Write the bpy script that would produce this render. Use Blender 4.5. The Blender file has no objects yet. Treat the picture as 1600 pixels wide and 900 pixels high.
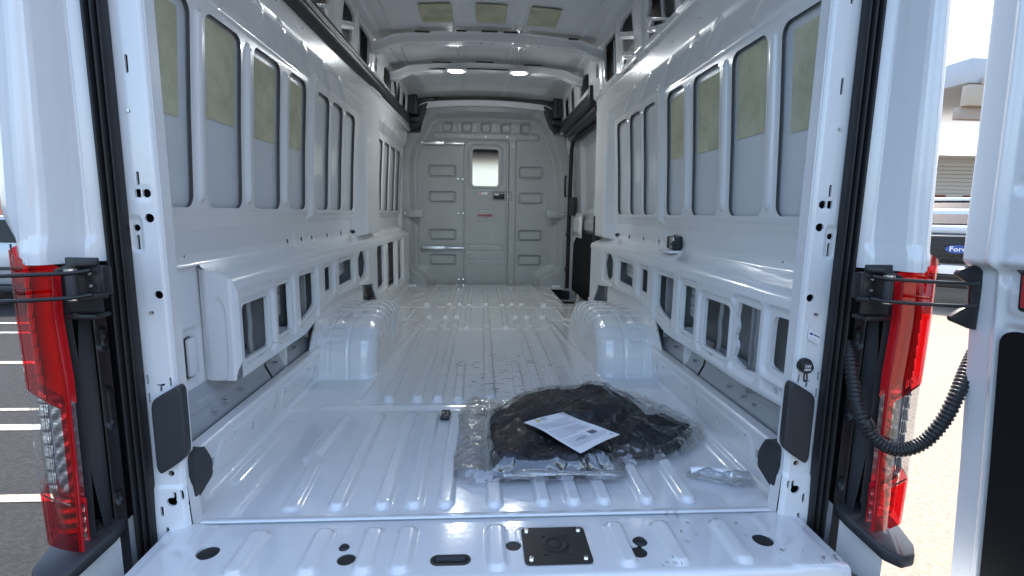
import bpy, bmesh, math, random
import numpy as np
from mathutils import Matrix, Vector
R = math.radians
random.seed(4); rng = np.random.default_rng(4)
scene = bpy.context.scene
col = scene.collection

# ------------------------------------------------------------------ camera
cd = bpy.data.cameras.new('camera'); cam = bpy.data.objects.new('camera', cd); col.objects.link(cam)
cd.sensor_width = 36; cd.lens = 36 * 782 / 1600; cd.clip_start = .02; cd.clip_end = 3000
P_, Y_, R_ = R(8.53), R(3.6), R(.87)
fw = Vector((math.sin(Y_) * math.cos(P_), math.cos(Y_) * math.cos(P_), -math.sin(P_)))
rt = Vector((math.cos(Y_), -math.sin(Y_), 0)); up = rt.cross(fw)
rt, up = math.cos(R_) * rt + math.sin(R_) * up, -math.sin(R_) * rt + math.cos(R_) * up
M = Matrix((rt, up, -fw)).transposed().to_4x4(); M.translation = (-.044, 0, .85)
cam.matrix_world = M; scene.camera = cam
# ------------------------------------------------------------------ world, sun, exposure
SUN_EL, SUN_AZ = 58, 28            # degrees; azimuth from +Y towards +X
w = bpy.data.worlds.new('World'); scene.world = w; w.use_nodes = True
nt = w.node_tree; nt.nodes.clear()
sky = nt.nodes.new('ShaderNodeTexSky'); sky.sky_type = 'NISHITA'; sky.sun_disc = False
sky.sun_elevation = R(SUN_EL); sky.sun_rotation = R(SUN_AZ); sky.air_density = 1.0; sky.dust_density = 2.2; sky.ozone_density = 1.0
bg = nt.nodes.new('ShaderNodeBackground'); bg.inputs[1].default_value = .15
wo = nt.nodes.new('ShaderNodeOutputWorld')
nt.links.new(sky.outputs[0], bg.inputs[0]); nt.links.new(bg.outputs[0], wo.inputs[0])
sd = bpy.data.lights.new('sun', 'SUN'); sd.energy = 3.0; sd.angle = R(.53); sd.color = (1, .95, .88)
so = bpy.data.objects.new('sun', sd); col.objects.link(so)
sdir = Vector((math.sin(R(SUN_AZ)) * math.cos(R(SUN_EL)), math.cos(R(SUN_AZ)) * math.cos(R(SUN_EL)), math.sin(R(SUN_EL))))
so.rotation_euler = sdir.to_track_quat('Z', 'Y').to_euler(); so.location = sdir * 20
vs = scene.view_settings; vs.view_transform = 'Standard'; vs.look = 'None'; vs.gamma = 1; vs.exposure = 2.06
cy = scene.cycles; cy.max_bounces = 14; cy.diffuse_bounces = 9; cy.glossy_bounces = 6; cy.transmission_bounces = 8; cy.transparent_max_bounces = 16
cy.use_denoising = True; cy.caustics_reflective = False; cy.caustics_refractive = False
cy.sample_clamp_indirect = 6

# ------------------------------------------------------------------ materials
def mat(name, base, rough=.5, metal=0, coat=0, spec=.5, bump=None, var=None, extra=None):
    """bump=(scale, distance, detail) ; var=(scale, colour2, lo, hi)"""
    m = bpy.data.materials.new(name); m.use_nodes = True; n = m.node_tree; b = n.nodes['Principled BSDF']
    b.inputs['Base Color'].default_value = (*base, 1); b.inputs['Roughness'].default_value = rough
    b.inputs['Metallic'].default_value = metal; b.inputs['Coat Weight'].default_value = coat; b.inputs['Coat Roughness'].default_value = .06
    b.inputs['Specular IOR Level'].default_value = spec
    tc = n.nodes.new('ShaderNodeTexCoord')
    if var:
        nz = n.nodes.new('ShaderNodeTexNoise'); nz.inputs['Scale'].default_value = var[0]; nz.inputs['Detail'].default_value = 7
        nz.inputs['Roughness'].default_value = .62
        cr = n.nodes.new('ShaderNodeMapRange'); cr.inputs[1].default_value = var[2]; cr.inputs[2].default_value = var[3]
        mx = n.nodes.new('ShaderNodeMix'); mx.data_type = 'RGBA'; mx.inputs[6].default_value = (*base, 1); mx.inputs[7].default_value = (*var[1], 1)
        n.links.new(tc.outputs['Object'], nz.inputs['Vector']); n.links.new(nz.outputs[0], cr.inputs[0]); n.links.new(cr.outputs[0], mx.inputs[0]); n.links.new(mx.outputs[2], b.inputs['Base Color'])
        m['mix'] = mx.name
    if bump:
        prev = None
        for sc_, ds_, dt_ in (bump if isinstance(bump, list) else [bump]):
            nz = n.nodes.new('ShaderNodeTexNoise'); nz.inputs['Scale'].default_value = sc_; nz.inputs['Detail'].default_value = dt_
            bp = n.nodes.new('ShaderNodeBump'); bp.inputs['Distance'].default_value = ds_; bp.inputs['Strength'].default_value = 1
            n.links.new(tc.outputs['Object'], nz.inputs['Vector']); n.links.new(nz.outputs[0], bp.inputs['Height'])
            if prev: n.links.new(prev.outputs[0], bp.inputs['Normal'])
            prev = bp
        n.links.new(prev.outputs[0], b.inputs['Normal']); b_ = prev
        n.links.new(prev.outputs[0], b.inputs['Coat Normal'])
    return m
WHITE = mat('white_van_paint', (.725, .73, .73), .22, coat=.55, spec=.5, bump=[(2.2, .004, 2), (45, .00025, 2)], var=(1.7, (.71, .725, .735), .45, .75))
# floor: same paint with dust, scuffs and boot marks near the middle
FLOOR = mat('white_floor_paint', (.725, .73, .73), .2, coat=1, spec=.5, bump=[(2.5, .004, 2), (45, .0002, 2)], var=(2.5, (.69, .705, .71), .4, .75))
def floor_marks(m):
    n = m.node_tree; b = n.nodes['Principled BSDF']; mx0 = n.nodes[m['mix']]
    tc = n.nodes.new('ShaderNodeTexCoord'); sp = n.nodes.new('ShaderNodeSeparateXYZ'); n.links.new(tc.outputs['Object'], sp.inputs[0])
    def noise(scale, sx, sy, det=6):
        mp = n.nodes.new('ShaderNodeMapping'); mp.inputs['Scale'].default_value = (sx, sy, 1); n.links.new(tc.outputs['Object'], mp.inputs[0])
        z = n.nodes.new('ShaderNodeTexNoise'); z.inputs['Scale'].default_value = scale; z.inputs['Detail'].default_value = det; n.links.new(mp.outputs[0], z.inputs['Vector']); return z.outputs[0]
    def rng_(v, a, b_, c=0, d=1):
        r = n.nodes.new('ShaderNodeMapRange'); r.inputs[1].default_value = a; r.inputs[2].default_value = b_; r.inputs[3].default_value = c; r.inputs[4].default_value = d
        n.links.new(v, r.inputs[0]); return r.outputs[0]
    def mul(a, c):
        q = n.nodes.new('ShaderNodeMath'); q.operation = 'MULTIPLY'; n.links.new(a, q.inputs[0])
        if isinstance(c, float): q.inputs[1].default_value = c
        else: n.links.new(c, q.inputs[1])
        return q.outputs[0]
    X, Y = sp.outputs[0], sp.outputs[1]
    box = mul(mul(rng_(X, -.35, -.1), rng_(X, .62, .40)), mul(rng_(Y, 1.95, 2.2), rng_(Y, 3.3, 2.7)))
    blot = rng_(noise(3.3, 1, .8, 2), .46, .54); marks = rng_(noise(19, 1, 2.2), .585, .61)
    near = mul(mul(rng_(X, .2, .5), rng_(Y, 1.42, 1.25)), mul(rng_(noise(5, 1, 1, 2), .52, .6), rng_(noise(26, 1.5, 1), .60, .62)))
    md = n.nodes.new('ShaderNodeMath'); md.operation = 'MAXIMUM'; n.links.new(mul(box, mul(blot, marks)), md.inputs[0]); n.links.new(near, md.inputs[1])
    mask = mul(md.outputs[0], .7)
    dust = mul(rng_(noise(1.3, 1, .5), .42, .7), rng_(Y, 2.2, 4.2, 0.0, .45))
    m1 = n.nodes.new('ShaderNodeMix'); m1.data_type = 'RGBA'; n.links.new(dust, m1.inputs[0]); n.links.new(mx0.outputs[2], m1.inputs[6]); m1.inputs[7].default_value = (.50, .50, .48, 1)
    m2 = n.nodes.new('ShaderNodeMix'); m2.data_type = 'RGBA'; n.links.new(mask, m2.inputs[0]); n.links.new(m1.outputs[2], m2.inputs[6]); m2.inputs[7].default_value = (.17, .145, .11, 1)
    n.links.new(m2.outputs[2], b.inputs['Base Color'])
    rr = n.nodes.new('ShaderNodeMath'); rr.operation = 'ADD'; n.links.new(mul(rng_(noise(2.2, 1, .6), .4, .75), .16), rr.inputs[0]); rr.inputs[1].default_value = .10
    n.links.new(rr.outputs[0], b.inputs['Roughness'])
floor_marks(FLOOR)
GREY = mat('grey_bulkhead_paint', (.35, .365, .36), .36, spec=.5, bump=[(3, .004, 2), (120, .0003, 3)], var=(5, (.38, .40, .405), .4, .7))
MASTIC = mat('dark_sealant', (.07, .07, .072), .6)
RAIL = mat('grey_primer_rail', (.40, .42, .44), .38, coat=.3, bump=[(5, .002, 3)])
SKIN = mat('thin_grey_white_primer', (.60, .63, .65), .3, coat=.4, bump=[(2.2, .004, 2)])
CAV = mat('shaded_cavity_primer', (.27, .285, .29), .45, bump=[(6, .004, 3)], var=(3, (.22, .23, .235), .4, .7))  # thin primer grey, darkened so the colour carries the shade inside cavities
PAD = mat('olive_sound_pad', (.54, .525, .37), .75, spec=.25, bump=(22, .003, 5), var=(8, (.41, .40, .27), .40, .66))
BLACK = mat('black_plastic', (.014, .015, .017), .42, spec=.45, bump=(260, .0002, 2))
RUBBER = mat('black_rubber_seal', (.012, .012, .013), .5, spec=.4, bump=(60, .0004, 2))
TRIM = mat('dark_grey_plastic', (.032, .034, .038), .5, spec=.4, bump=(300, .0003, 2))
DARK = mat('dark_void_plastic', (.006, .006, .007), .7, spec=.2)
STEEL = mat('zinc_steel', (.62, .64, .64), .3, metal=1, bump=(50, .0006, 3))
BOLT = mat('bright_bolt_metal', (.7, .7, .7), .25, metal=1)
PAPER = mat('white_paper', (.80, .80, .83), .7, spec=.2, bump=(14, .004, 3))
INK = mat('dark_print', (.09, .10, .13), .7)
PALEINK = mat('pale_grey_print', (.50, .50, .56), .7)
YELLOW = mat('yellow_print', (.65, .50, .03), .6)
REDINK = mat('red_print', (.30, .02, .04), .6)
BLUE = mat('blue_emblem_enamel', (.02, .07, .28), .25, coat=.5)
WLABEL = mat('white_label', (.78, .78, .8), .5)
CLOTH = mat('black_upholstery', (.016, .017, .021), .62, spec=.35, bump=[(9, .02, 6), (200, .0006, 2)], var=(6, (.028, .029, .034), .4, .7))
CHROME = mat('lamp_reflector', (.85, .85, .87), .28, metal=1, bump=(60, .002, 2))
CONC = mat('sunlit_concrete', (.215, .182, .145), .85, spec=.2, bump=[(60, .004, 5)], var=(38, (.15, .123, .095), .42, .68))
ASPH = mat('asphalt', (.021, .022, .023), .9, spec=.15, bump=(80, .006, 5), var=(30, (.034, .034, .035), .45, .72))
LINE = mat('white_line_paint', (.42, .415, .40), .8, var=(20, (.25, .245, .23), .42, .66))
CREAM = mat('cream_line_paint', (.33, .295, .23), .8, var=(20, (.18, .16, .13), .42, .66))
BRICK = mat('red_brown_wall', (.26, .09, .06), .8)
SIDING = mat('pale_siding', (.60, .58, .55), .6)
BEIGE = mat('beige_fascia', (.42, .36, .28), .7)
SILVER = mat('silver_car_paint', (.42, .43, .45), .3, metal=.4, coat=.6)
def film_mat(name, tint, gloss, bumps, rough=.08, cap=1.0, base=0.):
    m = bpy.data.materials.new(name); m.use_nodes = True; n = m.node_tree; n.nodes.clear()
    o = n.nodes.new('ShaderNodeOutputMaterial'); t = n.nodes.new('ShaderNodeBsdfTransparent'); t.inputs[0].default_value = (*tint, 1)
    g = n.nodes.new('ShaderNodeBsdfGlossy'); g.inputs['Roughness'].default_value = rough; g.inputs[0].default_value = (1, 1, 1, 1)
    tc = n.nodes.new('ShaderNodeTexCoord'); prev = None
    for sc_, ds_, dt_, dist in bumps:
        z = n.nodes.new('ShaderNodeTexNoise'); z.inputs['Scale'].default_value = sc_; z.inputs['Detail'].default_value = dt_; z.inputs['Distortion'].default_value = dist
        n.links.new(tc.outputs['Object'], z.inputs['Vector'])
        ab = n.nodes.new('ShaderNodeMath'); ab.operation = 'SUBTRACT'; ab.inputs[1].default_value = .5; n.links.new(z.outputs[0], ab.inputs[0])
        a2 = n.nodes.new('ShaderNodeMath'); a2.operation = 'ABSOLUTE'; n.links.new(ab.outputs[0], a2.inputs[0])
        bp = n.nodes.new('ShaderNodeBump'); bp.inputs['Distance'].default_value = ds_; n.links.new(a2.outputs[0], bp.inputs['Height'])
        if prev: n.links.new(prev.outputs[0], bp.inputs['Normal'])
        prev = bp
    fr = n.nodes.new('ShaderNodeFresnel'); fr.inputs[0].default_value = 1.5
    ml = n.nodes.new('ShaderNodeMath'); ml.operation = 'MULTIPLY'; ml.inputs[1].default_value = gloss; n.links.new(fr.outputs[0], ml.inputs[0])
    mn = n.nodes.new('ShaderNodeMath'); mn.operation = 'MINIMUM'; mn.inputs[1].default_value = cap
    ad = n.nodes.new('ShaderNodeMath'); ad.operation = 'ADD'; ad.inputs[1].default_value = base; n.links.new(ml.outputs[0], ad.inputs[0]); n.links.new(ad.outputs[0], mn.inputs[0])
    if prev: n.links.new(prev.outputs[0], g.inputs['Normal']); n.links.new(prev.outputs[0], fr.inputs['Normal'])
    mx = n.nodes.new('ShaderNodeMixShader'); n.links.new(mn.outputs[0], mx.inputs[0]); n.links.new(t.outputs[0], mx.inputs[1]); n.links.new(g.outputs[0], mx.inputs[2]); n.links.new(mx.outputs[0], o.inputs[0])
    return m
FILM = film_mat('clear_plastic_film', (.93, .94, .95), 2.8, [(6, .04, 2, 1.2), (22, .006, 2, .8)], .10, .8, .03)
FILM2 = film_mat('clear_plastic_film_taut', (.97, .975, .98), .55, [(4, .07, 1, 2.0), (14, .012, 2, 1.4)], .06, .8)
REDLENS = film_mat('red_lens', (.94, .035, .05), 1.2, [(3, .002, 1, 0)], .04, .28)
CLEARLENS = film_mat('clear_lens', (.93, .94, .95), 1.2, [(3, .002, 1, 0)], .04, .28)
GLASS = film_mat('window_glass', (.55, .6, .62), 1.2, [(1, .001, 1, 0)], .02)
def frosted():
    m = bpy.data.materials.new('scratched_clear_pane'); m.use_nodes = True; n = m.node_tree; b = n.nodes['Principled BSDF']
    b.inputs['Transmission Weight'].default_value = 1; b.inputs['Roughness'].default_value = .55; b.inputs['IOR'].default_value = 1.25
    b.inputs['Base Color'].default_value = (.13, .155, .175, 1); return m
PANE = frosted()
def emit(name, c, s):
    m = bpy.data.materials.new(name); m.use_nodes = True; n = m.node_tree; b = n.nodes['Principled BSDF']
    b.inputs['Emission Color'].default_value = (*c, 1); b.inputs['Emission Strength'].default_value = s; b.inputs['Base Color'].default_value = (.8, .8, .8, 1); return m
LAMP = emit('lit_dome_lamp', (.94, .98, 1), 85)
REDREF = mat('red_reflector', (.42, .012, .012), .2, coat=.8, bump=(200, .001, 2))

# ------------------------------------------------------------------ object helpers
def place(o, parent):
    col.objects.link(o)
    if parent is not None:
        o.parent = parent
        o.matrix_parent_inverse = Matrix.Translation(-world_loc(parent))
    return o
def world_loc(o):
    v = Vector(o.location)
    if o.parent is not None: v = v   # parts are stored in world coordinates through the inverse
    return v
def thing(name, label, cat, loc=(0, 0, 0), group=None):
    o = bpy.data.objects.new(name, None); col.objects.link(o); o.location = loc; o.empty_display_size = .1
    o['label'] = label; o['category'] = cat
    if group: o['group'] = group
    return o
def tag(o, label, cat, group=None, kind=None):
    if label: o['label'] = label
    if cat: o['category'] = cat
    if group: o['group'] = group
    if kind: o['kind'] = kind
    return o
def mesh_np(name, V, F, material, parent=None, smooth=True):
    """V (n,3), F (m,4) or list of arrays of quads/tris"""
    me = bpy.data.meshes.new(name)
    Fs = [f for f in (F if isinstance(F, list) else [F]) if len(f)]
    nv = len(V); nl = sum(f.size for f in Fs); nf = sum(len(f) for f in Fs)
    me.vertices.add(nv); me.vertices.foreach_set('co', np.asarray(V, np.float32).ravel())
    me.loops.add(nl); me.polygons.add(nf)
    me.loops.foreach_set('vertex_index', np.concatenate([f.ravel() for f in Fs]).astype(np.int32))
    tot = np.concatenate([np.full(len(f), f.shape[1]) for f in Fs]); st = np.concatenate([[0], np.cumsum(tot)[:-1]])
    me.polygons.foreach_set('loop_start', st.astype(np.int32))
    me.polygons.foreach_set('use_smooth', np.full(nf, smooth))
    me.update(calc_edges=True); me.validate()
    me.materials.append(material)
    return place(bpy.data.objects.new(name, me), parent)
def from_bm(name, bm, material, parent=None, smooth=False, auto=None):
    me = bpy.data.meshes.new(name)
    bmesh.ops.recalc_face_normals(bm, faces=bm.faces[:])
    if auto is not None:
        for f in bm.faces: f.smooth = True
        for e in bm.edges:
            if len(e.link_faces) == 2 and e.calc_face_angle(0) > R(auto): e.smooth = False
    elif smooth:
        for f in bm.faces: f.smooth = True
    bm.to_mesh(me); bm.free(); me.materials.append(material)
    return place(bpy.data.objects.new(name, me), parent)
def bevel(bm, r, seg=2):
    if r > 0: bmesh.ops.bevel(bm, geom=bm.edges[:], offset=r, segments=seg, affect='EDGES', profile=.5)
def add_box(bm, c, s, rot=None):
    r = bmesh.ops.create_cube(bm, size=1); m = Matrix.Translation(c) @ (rot.to_4x4() if rot else Matrix()) @ Matrix.Diagonal((*s, 1))
    bmesh.ops.transform(bm, matrix=m, verts=r['verts'])
def box(name, c, s, material, parent=None, r=.004, rot=None):
    bm = bmesh.new(); bmesh.ops.create_cube(bm, size=1); bmesh.ops.scale(bm, vec=s, verts=bm.verts)
    if r: bevel(bm, min(r, min(s) * .45))
    bmesh.ops.transform(bm, matrix=Matrix.Translation(c) @ (rot.to_4x4() if rot else Matrix()), verts=bm.verts)
    return from_bm(name, bm, material, parent, auto=40)
def prism(name, pts, vec, material, parent=None, r=.003, auto=40):
    """planar polygon (3D points) extruded by vec"""
    bm = bmesh.new(); vs_ = [bm.verts.new(p) for p in pts]; f = bm.faces.new(vs_)
    e = bmesh.ops.extrude_face_region(bm, geom=[f]); bmesh.ops.translate(bm, vec=vec, verts=[v for v in e['geom'] if isinstance(v, bmesh.types.BMVert)])
    bmesh.ops.recalc_face_normals(bm, faces=bm.faces[:])
    if r: bevel(bm, r)
    return from_bm(name, bm, material, parent, auto=auto)
def cyl(name, a, b, r, material, parent=None, seg=20, r2=None, bev=0):
    a = Vector(a); b = Vector(b); d = b - a
    bm = bmesh.new(); bmesh.ops.create_cone(bm, cap_ends=True, segments=seg, radius1=r, radius2=r if r2 is None else r2, depth=d.length)
    if bev: bevel(bm, bev)
    bmesh.ops.transform(bm, matrix=Matrix.Translation((a + b) / 2) @ d.to_track_quat('Z', 'Y').to_matrix().to_4x4(), verts=bm.verts)
    return from_bm(name, bm, material, parent, auto=35)
def smooth_path(pts, n):
    pts = np.array(pts, float); out = []
    q = np.vstack([2 * pts[0] - pts[1], pts, 2 * pts[-1] - pts[-2]])
    for i in range(1, len(q) - 2):
        for t in np.linspace(0, 1, n, endpoint=False):
            p0, p1, p2, p3 = q[i - 1:i + 3]
            out.append(.5 * ((2 * p1) + (-p0 + p2) * t + (2 * p0 - 5 * p1 + 4 * p2 - p3) * t * t + (-p0 + 3 * p1 - 3 * p2 + p3) * t ** 3))
    out.append(pts[-1]); return np.array(out)
def tube(name, pts, rad, material, parent=None, seg=12, n=8, radf=None, flat=1):
    P = smooth_path(pts, n) if n > 1 else np.array(pts, float); m = len(P)
    T = np.gradient(P, axis=0); T /= np.linalg.norm(T, axis=1)[:, None] + 1e-9
    a = np.array([0, 0, 1.]) if abs(T[0][2]) < .9 else np.array([1., 0, 0]); N = np.cross(T[0], a); N /= np.linalg.norm(N)
    V = []
    for i in range(m):
        N = N - T[i] * (N @ T[i]); N /= np.linalg.norm(N) + 1e-9; B = np.cross(T[i], N)
        r = rad * (radf(i / (m - 1)) if radf else 1)
        for k in range(seg):
            th = 2 * math.pi * k / seg; V.append(P[i] + r * (math.cos(th) * N + flat * math.sin(th) * B))
    F = [(i * seg + k, i * seg + (k + 1) % seg, (i + 1) * seg + (k + 1) % seg, (i + 1) * seg + k) for i in range(m - 1) for k in range(seg)]
    return mesh_np(name, np.array(V), np.array(F), material, parent)

# ------------------------------------------------------------------ pressed-sheet engine
def sst(x): x = np.clip(x, 0, 1); return x * x * (3 - 2 * x)
def rr(cx, cy_, hx, hy, r):
    def f(s, t):
        qx = np.abs(s - cx) - hx + r; qy = np.abs(t - cy_) - hy + r
        return np.hypot(np.maximum(qx, 0), np.maximum(qy, 0)) + np.minimum(np.maximum(qx, qy), 0) - r
    return f
def rb(a, b, c, d, r): return rr((a + b) / 2, (c + d) / 2, abs(b - a) / 2, abs(d - c) / 2, r)
def ci(cx, cy_, r): return lambda s, t: np.hypot(s - cx, t - cy_) - r
def cap(x0, y0, x1, y1, r):
    def f(s, t):
        dx, dy = x1 - x0, y1 - y0; h = np.clip(((s - x0) * dx + (t - y0) * dy) / (dx * dx + dy * dy + 1e-12), 0, 1)
        return np.hypot(s - x0 - h * dx, t - y0 - h * dy) - r
    return f
def pline(pts, r):
    fs = [cap(*pts[i], *pts[i + 1], r) for i in range(len(pts) - 1)]
    return lambda s, t: np.minimum.reduce([f(s, t) for f in fs])
def cvx(pts, k=.012):
    p = np.array(pts, float); A = np.sum(p[:, 0] * np.roll(p[:, 1], -1) - np.roll(p[:, 0], -1) * p[:, 1])
    if A < 0: p = p[::-1]
    e = np.roll(p, -1, 0) - p; L = np.hypot(e[:, 0], e[:, 1]); keep = L > 1e-6; p, e, L = p[keep], e[keep], L[keep]; nx, ny = e[:, 1] / L, -e[:, 0] / L
    def f(s, t):
        D = np.stack([(s - p[i, 0]) * nx[i] + (t - p[i, 1]) * ny[i] for i in range(len(p))])
        m = D.max(0); return m + k * np.log(np.exp((D - m) / k).sum(0)) * .9
    return f
def poly(pts):
    p = np.array(pts, float)
    def f(s, t):
        d = np.full(s.shape, 1e9); sg = np.ones(s.shape)
        for i in range(len(p)):
            a, b = p[i], p[i - 1]; ex, ey = b - a; wx, wy = s - a[0], t - a[1]
            h = np.clip((wx * ex + wy * ey) / (ex * ex + ey * ey), 0, 1); d = np.minimum(d, (wx - ex * h) ** 2 + (wy - ey * h) ** 2)
            c1 = t >= a[1]; c2 = t < b[1]; c3 = ex * wy > ey * wx
            flip = (c1 & c2 & c3) | (~c1 & ~c2 & ~c3); sg = np.where(flip, -sg, sg)
        return sg * np.sqrt(d)
    return f
def axis(a, b, step):
    out = [a]
    while out[-1] < b: out.append(out[-1] + step(out[-1]))
    out = np.array(out); return a + (out - a) * (b - a) / (out[-1] - a)
def sheet(name, mp, S1, T1, press, cuts, material, parent, rim=.008, outline=None, snap_press=(), rim_mat=None):
    """press: list of (sdf, depth, width); cuts: sdfs. mp(S,T,H) -> X,Y,Z"""
    S, T = np.meshgrid(S1, T1, indexing='ij'); S = S.copy(); T = T.copy()
    ds = np.gradient(S1)[:, None] * np.ones_like(S); dt = np.gradient(T1)[None, :] * np.ones_like(S)
    allc = list(cuts) + ([lambda s, t, f=outline: -f(s, t)] if outline else [])
    e = 1e-4
    for f in list(snap_press) + allc:
        for _ in range(2):
            d = f(S, T); gx = (f(S + e, T) - f(S - e, T)) / (2 * e); gt = (f(S, T + e) - f(S, T - e)) / (2 * e)
            thr = .55 * (np.abs(gx) * ds + np.abs(gt) * dt); g2 = gx * gx + gt * gt + 1e-9
            mk = (np.abs(d) < thr); S = np.where(mk, S - d * gx / g2, S); T = np.where(mk, T - d * gt / g2, T)
    H = np.zeros_like(S)
    for f, dep, wid in press: H += dep * sst(-f(S, T) / wid + .5)
    def P(h): return np.stack(mp(S, T, h), -1).reshape(-1, 3)
    V = P(H); ns, nt_ = S.shape; I = np.arange(ns * nt_).reshape(ns, nt_)
    q = np.stack([I[:-1, :-1], I[1:, :-1], I[1:, 1:], I[:-1, 1:]], -1)
    cs = (S[:-1, :-1] + S[1:, :-1] + S[1:, 1:] + S[:-1, 1:]) / 4; ct = (T[:-1, :-1] + T[1:, :-1] + T[1:, 1:] + T[:-1, 1:]) / 4
    keep = np.ones(cs.shape, bool)
    for f in allc: keep &= f(cs, ct) > 0
    F = q[keep].reshape(-1, 4)
    # rim on cut edges
    Fs = [F]
    if rim and not keep.all():
        V2 = P(H - rim); pad = np.zeros((keep.shape[0] + 2, keep.shape[1] + 2), bool); pad[1:-1, 1:-1] = keep
        E = []
        k = keep
        for (di, dj, a, b) in ((0, -1, 0, 1), (1, 0, 1, 2), (0, 1, 2, 3), (-1, 0, 3, 0)):
            nb = pad[1 + di:1 + di + k.shape[0], 1 + dj:1 + dj + k.shape[1]]
            inside = np.zeros_like(k)
            si = slice(max(0, -di), k.shape[0] - max(0, di)); sj = slice(max(0, -dj), k.shape[1] - max(0, dj)); inside[si, sj] = True
            m = k & ~nb & (inside | bool(outline))
            E.append(q[m][:, [a, b]])
        E = np.concatenate(E)
        if len(E):
            nV = len(V); u, inv = np.unique(E, return_inverse=True); inv = inv.reshape(E.shape)
            V = np.vstack([V, V[u], V2[u]]); A = nV + inv; B = nV + len(u) + inv
            Fs.append(np.stack([A[:, 1], A[:, 0], B[:, 0], B[:, 1]], -1))
    F = np.concatenate(Fs); used, inv = np.unique(F, return_inverse=True); F = inv.reshape(F.shape)
    o = mesh_np(name, V[used], F, material, parent)
    if rim_mat and len(Fs) > 1:
        o.data.materials.append(rim_mat); mi = np.zeros(len(F), np.int32); mi[len(Fs[0]):] = 1
        if len(o.data.polygons) == len(F): o.data.polygons.foreach_set('material_index', mi)
    return o
def panel_piece(name, f, bounds, mp, h, material, parent, step=.012, noise_amp=0):
    """thin piece bounded by sdf f lying on mapping mp at height h"""
    a, b, c, d = bounds
    return sheet(name, lambda S, T, H: mp(S, T, H + h), axis(a - .01, b + .01, lambda x: step), axis(c - .01, d + .01, lambda x: step), [], [], material, parent, rim=max(.0025, h * .5), outline=f)
def text(body, size, mtx, material, parent, name='lettering', bold=0, ext=.0006):
    c = bpy.data.curves.new(name, 'FONT'); c.body = body; c.size = size; c.align_x = 'CENTER'; c.align_y = 'CENTER'; c.extrude = ext; c.offset = bold; c.resolution_u = 2
    t = bpy.data.objects.new(name, c); me = bpy.data.meshes.new_from_object(t); bpy.data.objects.remove(t)
    me.transform(mtx); me.materials.clear(); me.materials.append(material)
    return place(bpy.data.objects.new(name, me), parent)
FACE_BACK = Matrix(((1, 0, 0, 0), (0, 0, -1, 0), (0, 1, 0, 0), (0, 0, 0, 1)))   # XY text -> XZ plane, readable from -Y

# value noise for cloth
def vnoise(x, y, seed=0):
    r_ = np.random.default_rng(seed); G = r_.random((64, 64)); xi = np.floor(x).astype(int); yi = np.floor(y).astype(int); fx = sst(x - xi); fy = sst(y - yi)
    g = lambda i, j: G[i % 64, j % 64]
    return (g(xi, yi) * (1 - fx) + g(xi + 1, yi) * fx) * (1 - fy) + (g(xi, yi + 1) * (1 - fx) + g(xi + 1, yi + 1) * fx) * fy
def ridged(x, y, seed=0, oct_=4):
    o = 0; a = 1; s = 0
    for k in range(oct_): o = o + a * (1 - np.abs(2 * vnoise(x, y, seed + k) - 1)) ** 2; s += a; a *= .5; x = x * 2.1 + 3.7; y = y * 2.1 + 1.3
    return o / s

# ================================================================== GROUND
GZ = -.74
def slab(name, x0, x1, y0, y1, z, m, kind='structure'):
    o = mesh_np(name, np.array([(x0, y0, z), (x1, y0, z), (x1, y1, z), (x0, y1, z)]), np.array([(0, 1, 2, 3)]), m, None, False); o['kind'] = kind; return o
slab('ground', -900, 900, -900, 900, GZ, ASPH)
slab('concrete_pavement', 1.35, 60, -40, 46, GZ + .004, CONC)
for y, x0, x1, wd, m in ((2.70, -9, -1.9, .075, CREAM), (3.64, -9, -2.6, .10, LINE), (3.98, -9, -2.6, .05, CREAM), (5.24, -9, -4.4, .09, CREAM), (6.53, -12, -4, .07, LINE), (7.08, -12, -4, .07, LINE)):
    slab('parking_line', x0, x1, y - wd / 2, y + wd / 2, GZ + .004, m)

# ================================================================== VAN
van = thing('cargo_van', 'white cargo van with open rear doors and bare painted metal cargo hold', 'van', (0, 3.3, GZ))

def xs_profile():      # |X| of the side liner against Z
    z = np.array([.585, .615, .635, .655, .672, .70, .785, .80, .83, .852, 1.15, 1.45, 1.49, 1.515, 1.575, 1.60, 1.70, 1.715])
    x = np.array([.841, .847, .87, .93, .962, .970, .966, .958, .948, .946, .932, .913, .911, .902, .858, .852, .842, .842])
    return z, x
PZ, PX = xs_profile()
def side_map(s, bump=None, blockx=None):
    def mp(S, T, H):
        x = np.interp(T, PZ, PX)
        if bump is not None: x = bump(S, T, x)
        return s * (x - H), S, T
    return mp
def pillar_bump(s):
    def f(Y, Z, x):
        k = sst((Y - 3.64) / .10) * (1 - sst((Y - 4.14) / .13)); tgt = np.minimum(x, .862 - .015 * (Z - 1)); tgt = np.where(Z < .66, x, tgt)
        k = np.where(Z < .655, 0, k * sst((Z - .655) / .03))
        return x + (tgt - x) * k
    return f
def ycap(x):
    k = np.clip((x - .84) / .125, 0, 1); return 1.672 - .022 * np.sin(np.clip(k * 6, 0, 1) * math.pi / 2) + .022 * sst((k - .7) / .3)
ystep = lambda y: .006 if y < 4.1 else .010
zz = np.unique(np.concatenate([axis(.585, .86, lambda z: .0065), axis(.86, 1.42, lambda z: .012), axis(1.42, 1.715, lambda z: .0075)]))
WIN = [(1.36, 1.640), (1.722, 1.962), (2.062, 2.318), (2.425, 2.640), (2.812, 3.020), (3.085, 3.295), (3.365, 3.600)]
FWD = [(4.36, 4.575), (4.66, 4.885), (4.96, 5.22), (5.28, 5.50)]
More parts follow.
